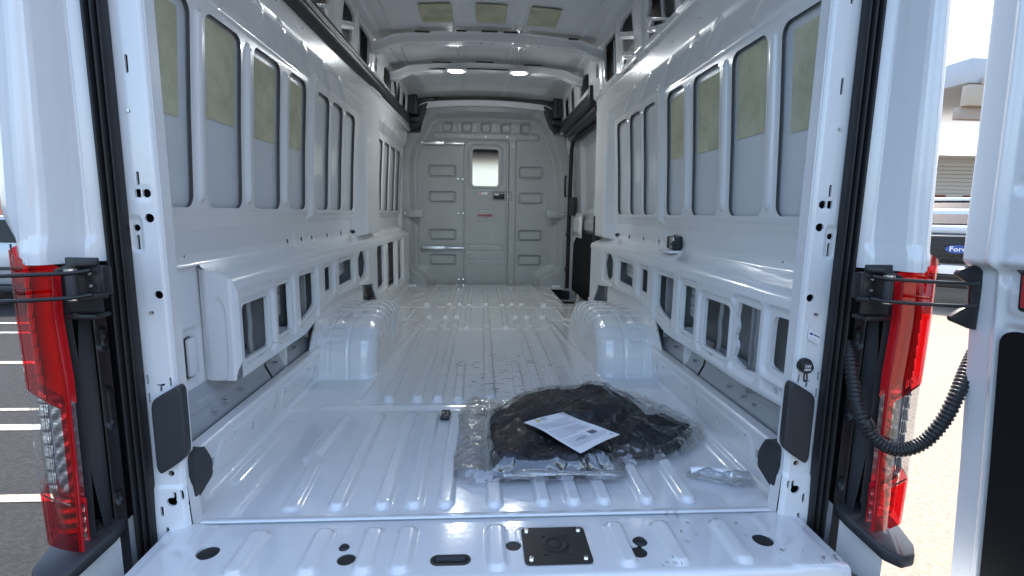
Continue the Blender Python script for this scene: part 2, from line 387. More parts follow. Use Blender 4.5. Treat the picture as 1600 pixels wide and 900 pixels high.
def side_features(ws, fwd):
    cuts = [rb(a, b, .852, 1.455 + .004 * i, .038) for i, (a, b) in enumerate(ws)]
    press = []
    if not fwd:
        for y in (1.681, 2.012, 2.372): press.append((cap(y, .895, y, 1.425, .016), .014, .012))
        press += [(cap(3.052, .88, 3.052, 1.44, .012), .008, .012), (cap(3.330, .88, 3.330, 1.44, .012), .008, .012)]
        press.append((cap(2.728, .84, 2.728, 1.49, .030), .024, .03))
        # window field: shallow frame step round windows
        press.append((rb(1.30, 2.70, .83, 1.49, .03), .006, .02)); press.append((rb(2.76, 3.63, .83, 1.50, .03), .006, .02))
        press.append((cvx([(1.3, .86), (1.3, .815), (1.60, .80), (3.6, .806), (3.6, .79), (1.58, .772)], .004), .006, .012))
        for y in (2.47, 2.66, 2.82, 3.10, 3.40, 3.66):
            cuts.append(ci(y, .70, .011 if y < 3.4 else .014)); press.append((ci(y, .70, .024), -.003, .01))
        press.append((rr(2.56, .70, .03, .028, .012), .004, .008)); press.append((rr(2.74, .70, .02, .022, .01), -.004, .008))
        cuts.append(ci(1.62, .70, .004))
        for y0, y1 in ((1.55, 1.75), (1.95, 2.12), (2.15, 2.36), (2.42, 2.62), (2.74, 2.96), (3.02, 3.3)):
            press.append((cap(y0 + .02, 1.582, y1 + .06, 1.515, .010), .007, .014))
        for y in (1.9, 2.15, 2.44, 2.95, 3.4): cuts.append(ci(y, 1.655, .0045))
        press.append((rr(3.0, .66, .3, .006, .005), .003, .006))
    else:
        for y in (4.617, 4.922, 5.25): press.append((cap(y, .88, y, 1.44, .012), .008, .014))
        press.append((rb(4.30, 5.56, .83, 1.50, .03), .006, .02))
        for y0, y1 in ((4.35, 4.6), (4.75, 5.0)): press.append((cap(y0, 1.59, y1, 1.515, .010), .007, .014))
    return press, cuts
for s in (-1, 1):
    y1 = 5.62 if s < 0 else 4.02
    pr, ct = side_features(WIN, False)
    if s < 0: p2, c2 = side_features(FWD, True); pr += p2; ct += c2
    if s > 0: ct.append(rb(2.47, 2.60, .672, .75, .02))
    if s < 0: ct.append(lambda S, T: np.maximum(S - ycap(np.interp(T, PZ, PX)) - .003, T - .668))
    ya = 1.33
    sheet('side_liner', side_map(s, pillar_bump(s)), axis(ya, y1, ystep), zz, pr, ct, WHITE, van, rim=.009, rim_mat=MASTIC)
    # outer skin seen through the openings
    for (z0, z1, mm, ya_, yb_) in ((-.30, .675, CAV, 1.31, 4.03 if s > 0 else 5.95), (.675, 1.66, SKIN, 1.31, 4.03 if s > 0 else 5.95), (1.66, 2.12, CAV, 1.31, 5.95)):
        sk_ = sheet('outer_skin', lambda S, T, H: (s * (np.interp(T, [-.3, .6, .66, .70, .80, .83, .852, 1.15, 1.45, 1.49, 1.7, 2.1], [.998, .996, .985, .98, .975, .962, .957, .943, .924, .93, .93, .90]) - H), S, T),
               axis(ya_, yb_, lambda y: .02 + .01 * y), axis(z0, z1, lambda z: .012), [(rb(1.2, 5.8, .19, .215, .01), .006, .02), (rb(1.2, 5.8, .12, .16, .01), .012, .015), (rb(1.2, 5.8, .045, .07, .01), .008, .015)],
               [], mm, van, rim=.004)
        if mm is SKIN: sk = sk_
    # sound-deadening pads on the skin
    for (a, b, t0, t1) in ((1.40, 1.60, 1.115, 1.425), (1.745, 1.945, 1.142, 1.45), (2.085, 2.30, 1.13, 1.432), (2.43, 2.62, 1.135, 1.435)):
        f = rb(a, b, t0, t1, .004)
        panel_piece('sound_pad', f, (a, b, t0, t1), lambda S, T, H: (s * (np.interp(T, [.852, 1.15, 1.45, 1.7], [.957, .943, .924, .93]) - H), S, T), .003, PAD, sk, step=.03)
# ledge end on the left in front of the pillar, side liner foot
# ------------------------------------------------------------------ lower inner truss
def dots(lst, r=.0045): return [ci(y, z, r) for y, z in lst]
TR = [rb(1.718, 1.925, .336, .527, .018), rb(2.012, 2.146, .35, .549, .016), cvx([(2.259, .557), (2.462, .554), (2.462, .40), (2.40, .372), (2.262, .35)], .008),
      rb(2.621, 2.746, .43, .553, .014), rb(2.882, 3.20, .423, .553, .016),
      cvx([(3.34, .54), (3.42, .585), (3.52, .57), (3.57, .49), (3.52, .41), (3.42, .385), (3.33, .44)], .008)]
TRP = [(rb(1.69, 1.955, .31, .553, .03), -.013, .008), (rb(1.985, 2.172, .32, .576, .03), -.013, .008), (rb(2.235, 2.49, .325, .58, .03), -.013, .008),
       (rb(2.597, 2.77, .405, .575, .025), -.013, .008), (rb(2.855, 3.225, .40, .575, .025), -.013, .008), (rb(3.30, 3.60, .37, .60, .03), -.012, .008)]
DOTS = [(1.70, .595), (1.71, .565), (1.80, .60), (1.93, .605), (1.94, .58), (2.05, .61), (2.06, .587), (2.33, .60), (2.55, .595), (2.79, .60), (3.02, .60), (3.28, .60), (1.66, .43), (1.67, .325), (1.955, .335), (2.19, .34), (2.50, .42), (2.53, .50), (2.70, .39)]
def truss_low(Y):      # lower edge
    return np.interp(Y, [1.28, 1.45, 1.62, 1.95, 2.30, 2.42, 2.60, 2.80, 3.35, 3.6, 3.9], [.30, .292, .285, .288, .288, .315, .355, .375, .36, .33, .30])
for s in (-1, 1):
    ya = 1.672 if s < 0 else 1.29
    cuts = list(TR) + dots(DOTS); press = list(TRP)
    cuts += [cap(2.08, .335, 2.12, .338, .004), cap(1.83, .318, 1.87, .322, .004), cap(1.68, .60, 1.705, .60, .0001)]
    if s > 0:
        cuts += [poly([(1.525, .345), (1.525, .553), (1.662, .556), (1.672, .50), (1.66, .47), (1.672, .43), (1.655, .40), (1.672, .355), (1.60, .335)]),
                 cvx([(1.30, .42), (1.30, .555), (1.452, .552), (1.455, .39), (1.36, .385)], .01)]
        press += [(rb(1.50, 1.69, .315, .58, .03), -.013, .008), (rb(1.25, 1.48, .36, .58, .03), -.013, .008), (rb(1.33, 1.47, .315, .345, .01), -.006, .01)]
        cuts += dots([(1.50, .59), (1.50, .565), (1.36, .59), (1.60, .60), (1.66, .60)]) + [rr(1.40, .33, .012, .010, .002)]
    y1 = 5.60 if s < 0 else 3.98
    press += [(lambda S, T, f=f: np.abs(f(S, T) - .010) - .004, .006, .005) for f in TR[:5]]
    if s < 0:
        cuts += [rb(3.93, 4.20, .24, .572, .03), rb(4.39, 4.745, .175, .572, .03), rb(4.91, 5.16, .165, .572, .03)]
        press += [(rb(3.90, 4.24, .21, .59, .03), -.014, .012), (rb(4.35, 4.79, .15, .59, .03), -.014, .012), (rb(4.87, 5.20, .14, .59, .03), -.014, .012)]
    def tmap(S, T, H, s=s):
        # T in 0..1 between lower edge and ledge crease for Y<3.9, extended to the floor beyond
        lo = np.where(S < 3.75, truss_low(S), np.interp(S, [3.75, 3.95, 4.3], [.30, .12, .06]))
        Zv = np.maximum(T, lo)
        x = .84 + .010 * sst((lo + .012 - T) / .03)
        if s < 0:   # rounded end facing the rear
            k = np.clip((1.69 - S) / .065, 0, 1); x = x + .0 * k
        return s * (x - H), S, Zv
    zt = axis(.10, .588, lambda z: .0065)
    ol = lambda S, T, s=s: np.where(S < 3.75, truss_low(S), np.interp(S, [3.75, 3.95, 4.3], [.30, .12, .06])) * -1 + T
    sheet('lower_side_rail', tmap, axis(ya, y1, ystep), zt, press, cuts + [ol], WHITE, van, rim=.014)
# end cap of the left rail: faces the open doors, curves out to the wall
def capmap(S, T, H):   # S angle 0..1 from inner face to wall, T height
    xa = .84 + .118 * S ** 1.6 + .012 * sst((.36 - T) / .07) * (1 - S) + 0 * T; x = -xa; y = ycap(xa)
    z = .285 + (T - .285) / (.628 - .285) * (np.interp(xa, PX[:6], PZ[:6]) + .003 - .285); return x + H * .5, y - H * .7, z
sheet('rail_end_cap', capmap, axis(0, 1, lambda x: .02), axis(.285, .628, lambda z: .007), [(cvx([(.45, .27), (.45, .52), (.6, .56), (.80, .53), (.90, .47), (.90, .27)], .02), -.007, .014)], [], WHITE, van, rim=0)
# left rear lower corner panel with the clip opening
sheet('corner_panel', lambda S, T, H: (-(.963 - H), S, T), axis(1.30, 1.70, lambda y: .007), axis(.26, .672, lambda z: .007),
      [(rb(1.505, 1.66, .29, .47, .02), -.008, .012)], [cvx([(1.53, .31), (1.535, .435), (1.62, .452), (1.635, .31)], .006)], WHITE, van, rim=.012)
box('clip_bracket', (-.955, 1.595, .385), (.012, .05, .12), WHITE, van, r=.004)
# right side: wavy bracket behind the rear-most opening and its shelf
for s, y in ((1, 1.615), (1, 1.875), (-1, 1.87)):
    pts = [(s * .885, y - .03 + .004 * math.sin(i * 1.7), .30 + i * .03) for i in range(11)]
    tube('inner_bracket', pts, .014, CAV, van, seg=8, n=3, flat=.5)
sheet('rear_shelf_bracket', lambda S, T, H: (.93 - .0 * S + 0 * T - H, S, T), axis(1.30, 1.47, lambda y: .006), axis(.34, .57, lambda y: .006),
      [(cap(1.3, .50, 1.44, .505, .008), .012, .014), (cap(1.3, .44, 1.44, .445, .008), .012, .014), (cap(1.44, .36, 1.44, .56, .008), .01, .014)], [ci(1.37, .475, .006)], WHITE, van, rim=.006)
# white channels seen through holes 2 and 5 (air extractor shells)
for s in (-1, 1):
    for (a, b, z0, z1) in ((2.03, 2.20, .40, .535), (2.95, 3.24, .46, .545)) + (((4.05, 4.24, .30, .53), (4.55, 4.78, .28, .53)) if s < 0 else ()):
        sheet('extractor_shell', lambda S, T, H: (s * (.885 + .03 * ((S - a) / (b - a)) - H), S, T), axis(a, b, lambda y: .01), axis(z0, z1, lambda z: .006),
              [(cap(a, z0 + (z1 - z0) * k, b, z0 + (z1 - z0) * k, .003), -.006, .006) for k in (.33, .66)], [], WHITE, van, rim=0)
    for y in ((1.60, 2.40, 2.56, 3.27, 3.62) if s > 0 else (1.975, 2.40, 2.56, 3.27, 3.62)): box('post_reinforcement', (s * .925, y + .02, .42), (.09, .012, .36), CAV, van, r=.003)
    box('rail_post', (s * .93, 2.205, .14), (.06, .02, .40), WHITE, van, r=.006)
    # inner return of the outer sill: pressed ribs and studs
    sheet('sill_outer_rail', lambda S, T, H: (s * (np.interp(T, [.16, .30], [.905, .975]) - H), S, T), axis(1.31, 2.045, lambda y: .012), axis(.16, .30, lambda z: .006),
          [(rb(1.3, 2.1, .215, .235, .006), .006, .01), (rb(1.3, 2.1, .262, .275, .006), .006, .01)], [], RAIL, van, rim=.006)
    sheet('sill_outer_rail', lambda S, T, H: (s * (np.interp(T, [.16, .30], [.905, .975]) - H), S, T), axis(2.06, 2.56, lambda y: .02), axis(.16, .30, lambda z: .006),
          [(rb(1.3, 2.6, .215, .235, .006), .006, .01)], [], RAIL, van, rim=.006)
    for y, z in ((1.41, .20), (1.62, .195), (1.69, .20), (1.80, .20), (2.12, .205), (2.34, .21)):
        cyl('stud', (s * .925, y, z), (s * .905, y, z), .006, BOLT, van, 8)

# ------------------------------------------------------------------ kick panels (inner sill)
for s in (-1, 1):
    def kmap(S, T, H, s=s):
        x = np.interp(T, [0, .012, .035, .155, .165, .172, .18], [.84, .855, .862, .845, .846, .858, .885])
        z = np.interp(T, [0, .012, .035, .155, .165, .172, .18], [0, .003, .02, .158, .168, .172, .173])
        return s * (x - H), S, z
    sheet('inner_sill', kmap, axis(1.30, 2.52, ystep), axis(0, .18, lambda t: .005),
          [(rb(1.50, 1.95, .05, .135, .03), .004, .012), (rb(2.0, 2.4, .05, .13, .03), .004, .012)],
          [rr(y, .095, .009, .013, .002) for y in (1.475, 1.74, 1.93)] + [rr(2.03, .115, .009, .012, .002), rr(2.30, .12, .006, .008, .002), rr(2.42, .09, .007, .01, .002)] + dots([(1.54, .125), (1.60, .13), (1.60, .105), (1.84, .11), (2.36, .12)]), WHITE, van, rim=.01)
    sheet('inner_sill', kmap, axis(3.40, 5.70 if s < 0 else 4.05, ystep), axis(0, .18, lambda t: .008), [], [], WHITE, van, rim=.01)
    box('sill_dark_backing', (s * .884, 1.90, .085), (.012, 1.15, .12), DARK, van, r=0)  # dark strip added behind the slots, stands in for shade in the hollow
    # black rubber block at the rear end of the sill
    f = cvx([(1.318, .06), (1.318, .185), (1.345, .197), (1.395, .18), (1.428, .125), (1.425, .075), (1.34, .045)], .004)
    sheet('rubber_buffer', lambda S, T, H, s=s: (s * (.852 - .02 - H), S, T), axis(1.30, 1.44, lambda y: .004), axis(.035, .205, lambda y: .004), [(f, .008, .012)], [], TRIM, van, rim=.03, outline=f)

# ------------------------------------------------------------------ floor
RX = [-.457, -.327, -.236, -.144, .0, .144, .236, .327, .457]
fp = []
def rib(x0, y0, x1, y1, w_=.021, h=.017, sl=.008): fp.append((cap(x0, y0 + w_, x1, y1 - w_, w_), h, sl))
for i, x in enumerate(RX):
    if x == 0: rib(x, 1.345, x, 2.03); continue
    rib(x, 1.35, x * 1.01, 2.03)
for sx in (-1, 1):
    fp.append((pline([(sx * .585, 1.372), (sx * .598, 1.615), (sx * .628, 1.668), (sx * .607, 2.01)], .022), .0085, .014)) if sx < 0 else rib(.583, 1.35, .60, 2.03)
    rib(sx * .812, 1.50, sx * .815, 1.97, .016, .006)
    rib(sx * .144, 2.165, sx * .150, 2.74); rib(sx * .144, 3.575, sx * .146, 3.94)
    for x in (.457, .327, .236): rib(sx * x, 2.165, sx * x, 3.82, h=.023); rib(sx * x, 3.93, sx * x, 4.40, h=.023)
    rib(sx * .60, 2.165, sx * .50, 3.80, .018, .006)
    rib(sx * .15, 3.93, sx * .15, 4.40); rib(sx * .15, 4.45, sx * .15, 5.70)
    for x in (.53, .327, .236): rib(sx * x, 4.45, sx * x, 5.72, h=.026)
    fp.append((pline([(sx * .64, 5.30), (sx * .64, 5.15), (sx * .72, 5.05), (sx * .72, 4.95)], .014), .006, .012))
    fp.append((pline([(sx * .62, 4.95), (sx * .62, 4.80), (sx * .70, 4.70), (sx * .70, 4.55)], .014), .006, .012))
    fp.append((pline([(sx * .63, 4.36), (sx * .63, 3.95), (sx * .70, 3.88)], .014), .006, .012))
    fp.append((pline([(sx * .61, 3.80), (sx * .63, 3.68), (sx * .70, 3.64)], .014), .006, .012))
rib(0, 2.165, 0, 3.95, .024, h=.022); rib(0, 3.95, 0, 4.40, h=.022); rib(0, 4.45, 0, 5.70, h=.026)
fp.append((rb(-.52, .52, 3.58, 3.90, .03), .003, .02))
fp.append((rb(-2, 2, 2.09, 9, .001), .005, .014)); fp.append((cap(-.72, 2.118, .72, 2.118, .008), .004, .008))
fp.append((rb(-2, 2, 4.415, 9, .001), .004, .012)); fp.append((rb(-2, 2, 3.885, 9, .001), .003, .012))
fp.append((cap(-.80, 1.312, .80, 1.312, .006), .004, .008))
fcut = [rb(-1.2, -.83, 1.25, 1.293, .001), rb(.83, 1.2, 1.25, 1.293, .001)]
xg = axis(-.906, .906, lambda x: .0045)
sheet('cargo_floor', lambda S, T, H: (S, T, H), xg, axis(1.298, 5.80, lambda y: max(.006, .0042 * y ** 1.15)), fp, [rb(.735, 2, 4.60, 5.62, .02)], FLOOR, van, rim=.02)
# ------------------------------------------------------------------ rear sill plate
sp_ = []
for x in (-.455, -.325, -.236, 0, .325, .455, .622, -.625):
    x0 = x * 1.01; sp_.append((rb(x - .0215, x + .0215, 1.092, 1.262, .018), .013, .009))
sp_ += [(rb(.060, .245, 1.092, 1.250, .01), .002, .006), (rb(-.785, -.835, 1.2, 1.3, .01), .004, .01), (rb(.735, .85, 1.06, 1.3, .03), .004, .02), (rb(-.85, -.735, 1.06, 1.3, .03), .004, .02)]
HOLES = [('c', -.722, 1.184, .0265), ('c', -.389, 1.190, .0135), ('c', -.372, 1.146, .0225), ('p', -.115, 1.132, .05, .019), ('c', .044, 1.181, .0205), ('c', .379, 1.184, .019), ('c', .363, 1.144, .022), ('c', .711, 1.178, .0265)]
sc_cuts = [ci(h[1], h[2], h[3]) if h[0] == 'c' else rr(h[1], h[2], h[3], h[4], .019) for h in HOLES]
def sillmap(S, T, H):
    # rolls down over the rear edge
    k = np.clip((1.085 - T) / .085, 0, 1)
    y = np.where(T < 1.085, 1.085 - .03 * np.sin(k * math.pi / 2) - .0 * k, T); z = np.where(T < 1.085, -.03 * (1 - np.cos(k * math.pi / 2)) - .11 * np.maximum(k - .35, 0), 0) - .003
    z = z - .01 * sst((np.abs(S) - .86) / .05)
    return S, y - H * np.where(T < 1.085, .4, 0), z + H
sill = sheet('rear_sill_plate', sillmap, axis(-.875, .875, lambda x: .006), axis(1.0, 1.302, lambda x: .006), sp_, sc_cuts, FLOOR, van, rim=.012)
sheet('sill_edge_lip', lambda S, T, H: (S, 1.296 + T * .012, .004 + .004 * np.sin(T * math.pi) + H), axis(-.80, .80, lambda x: .02), axis(0, 1, lambda x: .12), [], [], FLOOR, van, rim=0)
for h in HOLES:
    if h[0] == 'c':
        pl = cyl('hole_plug', (h[1], h[2], -.012), (h[1], h[2], -.003 if h[3] < .02 else -.006), h[3] * 1.04, BLACK, sill, 28)
        if h[3] < .02: cyl('plug_rim', (h[1], h[2], -.003), (h[1], h[2], .0025), h[3] * .97, BLACK, sill, 24, h[3] * .7); cyl('plug_centre', (h[1], h[2], .0026), (h[1], h[2], .0045), h[3] * .42, TRIM, sill, 16)
    else:
        f = rr(h[1], h[2], h[3] * 1.0, h[4] * 1.0, .019)
        sheet('hole_plug', lambda S, T, H: (S, T, -.001 + H), axis(-.17, -.06, lambda x: .004), axis(1.105, 1.16, lambda x: .004), [(rr(h[1], h[2], .04, .009, .009), -.008, .006)], [], BLACK, sill, rim=.008, outline=f)
# black mounting plate
f = rb(.068, .238, 1.100, 1.243, .012)
mp_ = sheet('mounting_plate', lambda S, T, H: (S, T, .004 + H), axis(.062, .244, lambda x: .004), axis(1.095, 1.249, lambda x: .004),
            [(ci(.152, 1.172, .032), .003, .004), (ci(.152, 1.172, .021), -.004, .004), (ci(.152, 1.172, .017), .003, .003)], [], BLACK, van, rim=.003, outline=f)
for x, y in ((.082, 1.228), (.222, 1.228), (.085, 1.118), (.221, 1.118)):
    cyl('plate_bolt', (x, y, .004), (x, y, .0095), .0075, BOLT, mp_, 16, .005); cyl('bolt_socket', (x, y, .0096), (x, y, .0100), .0032, TRIM, mp_, 6)
for x, y in ((.124, 1.209), (.183, 1.210), (.124, 1.136), (.184, 1.136)): cyl('plate_rivet', (x, y, .004), (x, y, .0065), .005, TRIM, mp_, 12)
for k in range(4): box('raised_mark', (.203 + .0028 * k, 1.17 + .001 * k, .0045), (.001, .012 - .002 * k, .001), TRIM, mp_, r=0)
# rear face below the sill (bumper step beam, white and dark)
box('step_beam', (0, 1.10, -.22), (1.9, .10, .20), TRIM, van, r=.02)

# ------------------------------------------------------------------ wheel housings
def wheel_housing(s):
    AY = [2.487, 2.492, 2.510, 2.545, 2.60, 2.68, 2.80, 2.92, 3.04, 3.16, 3.27, 3.36, 3.43, 3.47, 3.49]
    AZ = [0, .10, .175, .225, .258, .280, .294, .299, .297, .287, .267, .228, .168, .085, 0]
    A = smooth_path([(0, y, z) for y, z in zip(AY, AZ)], 7)[:, 1:]
    L = np.concatenate([[0], np.cumsum(np.hypot(*np.diff(A, axis=0).T))]); tot = L[-1]
    def at(u): return np.interp(u, L, A[:, 0]), np.interp(u, L, A[:, 1])
    # cross coordinate v: 0 outer wall .. .285 top .. corner .. down inner face
    r = .075; topw = .905 - .578 - r; arc = r * math.pi / 2; vmax = topw + arc + .42
    def mp(S, T, H):
        y, z = at(S); e = 1e-3; y2, z2 = at(np.clip(S + e, 0, tot)); y1_, z1 = at(np.clip(S - e, 0, tot)); ty, tz = y2 - y1_, z2 - z1; n_ = np.hypot(ty, tz) + 1e-9; ny, nz = -tz / n_, ty / n_
        a = np.clip((T - topw) / r, 0, math.pi / 2); down = np.maximum(T - topw - arc, 0)
        x = .905 - np.minimum(T, topw) - r * np.sin(a) ; ins = r * (1 - np.cos(a)) + down      # inset from arch outline
        cyy, czz = 2.99, 0.0; dy, dz = y - cyy, z - czz; dist = np.hypot(dy, dz); k = np.clip(1 - ins / dist, 0.02, 1)
        yy = cyy + dy * k; zz_ = czz + dz * k
        hn = np.cos(a); hx = np.sin(a)
        yy = yy + ny * H * hn; zz_ = np.maximum(zz_ + nz * H * hn, -.002); x = x - H * hx
        return s * x, yy, zz_
    pr = []
    for u in (.20, .285): pr.append((rb(u - .008, u + .008, .07, .16, .006), -.006, .008)); pr.append((rb(u - .007, u + .007, .205, topw + arc + .06, .006), .006, .009))
    for u in (.44, .54, .64, .75, .86, .97): pr.append((rb(u - .007, u + .007, .16, topw + arc + .14, .006), .006, .009)); pr.append((rb(u - .008, u + .008, .05, .13, .006), .005, .008))
    pr += [(cap(-1, .095, 2, .095, .002), -.004, .006), (cap(-1, .192, 2, .192, .003), -.006, .008), (rb(-1, .016, -1, 2, .001), .010, .012)]
    return sheet('wheel_housing', mp, axis(0, tot, lambda u: .008), axis(0, vmax, lambda t: .0065 if t < .42 else .012), pr, [], FLOOR, van, rim=0)
for s in (-1, 1):
    wheel_housing(s)
    fl = pline([(s * .90, 2.472), (s * .60, 2.472), (s * .56, 2.52), (s * .56, 3.45)], .016)
    # bracket tying housing to side wall
    sheet('housing_flange', lambda S, T, H: (s * (.868 - H), S, T), axis(2.40, 3.60, lambda y: .012), axis(.0, .36, lambda z: .008), [],
          [lambda S, T: np.interp(S, [2.40, 2.52, 2.6, 3.6], [.17, .31, .36, .36]) - T, ci(2.475, .10, .006), ci(2.49, .145, .006), rb(3.52, 3.7, -.1, .4, .01)] +
          ([rb(2.88, 3.46, .20, .5, .01)] if False else []), WHITE, van, rim=.006)

# ------------------------------------------------------------------ rear D pillars (inner faces)
def Rpt(y_): return 1.29
PH = {  # pillar holes given as |X|, Z on the face
    'slots': [(.878, 1.183, .004, .022), (.877, .925, .004, .020), (.912, .735, .0025, .012)],
}
def pillar(s):
    # s coordinate = |X| from .812 to .925 ; t = Z
    def mp(S, T, H):
        foot = sst((.22 - T) / .22)
        y = 1.292 - .010 * foot - .045 * sst((S - .905) / .03) * 0
        x = S
        inner = np.interp(T, [-.05, .10, .13, 2.1], [.818, .826, .832, .836])
        x = inner + (S - .836) * (.925 - inner) / (.925 - .836)
        edge = np.clip((S - .908) / .02, 0, 1.2)
        y = y - .016 * edge ** 2 - H
        retn = np.clip((.842 - S) / .006, 0, 1)
        return s * x, y + .012 * retn ** 2, T
    c = [rr(.878, 1.183, .0035, .021, .003), rr(.877, .920, .0035, .016, .003), rr(.880, .884, .0065, .010, .001), ci(.861, .884, .0105), ci(.859, .824, .0110), ci(.893, .800, .0085), rr(.892, .765, .0035, .018, .003),
         ci(.854, .633, .0105), ci(.873, .5875, .0045), ci(.883, 1.077, .004), ci(.862, .154, .0075),
         rr(.858, .094, .0035, .011, .002), ci(.866, .078, .012), rr(.890, .052, .0035, .014, .003), rr(.882, -.006, .0035, .013, .003), ci(.859, -.030, .0125), rr(.842, .096, .003, .013, .002) if s < 0 else rr(.846, .094, .003, .011, .002),
         rr(.868, .398, .009, .003, .001), rr(.869, .389, .003, .010, .001), rr(.899, .412, .0022, .013, .001), rr(.899, .362, .0022, .014, .001), rr(.845, .405, .0025, .012, .001)]
    if s < 0: c += [rr(.831, .066, .004, .005, .001), rr(.831, .049, .004, .004, .001)]
    c += [rr(.880, 1.40, .0035, .02, .003), ci(.87, 1.52, .008), rr(.88, 1.62, .0035, .02, .003)]
    p = [(rr(.893, .785, .0135, .042, .01), -.005, .008), (rb(.80, .95, -.2, .118, .003), .004, .006), (rr(.873, .884, .022, .016, .005), -.001, .004)]
    o = sheet('rear_pillar', mp, axis(.834, .932, lambda x: .0030), axis(-.055, 2.02, lambda z: .0048), p, c, WHITE, van, rim=.006)
    # return towards the wall and backing
    inner = [.818, .826, .832, .836]
    V = []; F = []
    zs = np.array([-.055, .10, .13, 2.02]); xi = np.interp(zs, [-.05, .10, .13, 2.1], inner)
    for z, x in zip(zs, xi): V += [(s * x, 1.300, z), (s * x, 1.345, z), (s * (x + .14), 1.36, z)]
    for i in range(3): F += [(3 * i, 3 * i + 1, 3 * i + 4, 3 * i + 3), (3 * i + 1, 3 * i + 2, 3 * i + 5, 3 * i + 4)]
    mesh_np('pillar_return', np.array(V), np.array(F), WHITE, van, False)
    box('pillar_dark_backing', (s * .885, 1.33, .98), (.075, .02, 2.06), DARK, van, r=0)  # dark block stands in for the shaded hollow behind the holes
    # screw heads
    for x, z in ((.883, 1.077), (.873, .5875), (.862, .154)): cyl('screw', (s * x, 1.297, z), (s * x, 1.289, z), .0042, STEEL, o, 10)
    # rubber pad on pillar
    fpd = cvx([(.806, .218), (.806, .392), (.815, .402), (.876, .366), (.884, .352), (.884, .172), (.875, .160), (.815, .200)], .003)
    sheet('pillar_rubber_pad', lambda S, T, H: (s * (S), 1.277 - H, T), axis(.798, .892, lambda x: .003), axis(.15, .41, lambda x: .004), [(fpd, .006, .008)], [], TRIM, van, rim=.022, outline=fpd)
    return o
pil = {s: pillar(s) for s in (-1, 1)}
# header above the rear opening
box('rear_header', (0, 1.30, 2.06), (1.86, .08, .12), WHITE, van, r=.02)
# sticker on the right pillar
st_rot = Matrix.Rotation(R(0), 3, 'Y')
stk = mesh_np('label_sticker', np.array([(.8535, 1.2865, .547), (.8895, 1.2865, .530), (.8870, 1.2865, .501), (.8515, 1.2865, .521)]), np.array([(0, 1, 2, 3)]), WLABEL, van, False)
bm = bmesh.new(); bmesh.ops.create_circle(bm, cap_ends=True, radius=1, segments=20); bmesh.ops.transform(bm, matrix=Matrix.Translation((.8615, 1.2860, .5345)) @ Matrix.Rotation(R(22), 4, 'Y') @ Matrix.Rotation(R(90), 4, 'X') @ Matrix.Diagonal((.0058, .0030, 1, 1)), verts=bm.verts); from_bm('blue_oval_print', bm, BLUE, stk)
text('SERVICE', .0052, Matrix.Translation((.8775, 1.2860, .5280)) @ Matrix.Rotation(R(24), 4, 'Y') @ FACE_BACK, INK, stk, bold=.0003, ext=.0001)
for k in range(3): mesh_np('print_line', np.array([(.857, 1.2861, .5275 - .005 * k), (.883, 1.2861, .5155 - .005 * k), (.883, 1.2861, .5143 - .005 * k), (.857, 1.2861, .5263 - .005 * k)]), np.array([(0, 1, 2, 3)]), PALEINK, stk, False)
# socket cap on the right pillar
sk_ = thing('dummy', '', '')
bpy.data.objects.remove(sk_)
capo = cyl('socket_cap', (.846, 1.285, .445), (.846, 1.262, .445), .0165, BLACK, van, 28, bev=.002)
cyl('cap_collar', (.850, 1.290, .446), (.850, 1.278, .446), .0205, BLACK, capo, 28, bev=.002)
box('cap_tab', (.832, 1.270, .452), (.010, .012, .012), BLACK, capo, r=.002)
tube('cap_strap', [(.842, 1.27, .430), (.8405, 1.268, .412), (.845, 1.268, .406), (.8495, 1.268, .412), (.848, 1.27, .430)], .0022, BLACK, capo, seg=8, n=5)
text('12V', .0115, Matrix.Translation((.845, 1.2615, .449)) @ FACE_BACK, WLABEL, capo, bold=.0003, ext=.0002)
text('MAX', .0085, Matrix.Translation((.845, 1.2615, .4395)) @ FACE_BACK, WLABEL, capo, bold=.0003, ext=.0002)

# ------------------------------------------------------------------ rubber door seals
for s in (-1, 1):
    sec = [(.905, 1.288), (.904, 1.268), (.908, 1.258), (.913, 1.258), (.9145, 1.270), (.918, 1.270), (.919, 1.253), (.923, 1.247), (.928, 1.250), (.9295, 1.262), (.9325, 1.262), (.934, 1.243), (.938, 1.238), (.943, 1.243), (.946, 1.285)]
    sec = smooth_path([(.902 + (x - .904) * .72, y, 0) for x, y in sec], 3)[:, :2]
    zs = np.linspace(-.5, 2.0, 14); V = np.array([(s * (x - .0 * z), y, z) for z in zs for x, y in sec]); m_ = len(sec)
    F = np.array([(i * m_ + j, i * m_ + j + 1, (i + 1) * m_ + j + 1, (i + 1) * m_ + j) for i in range(len(zs) - 1) for j in range(m_ - 1)])
    mesh_np('door_seal', V, F, RUBBER, van)

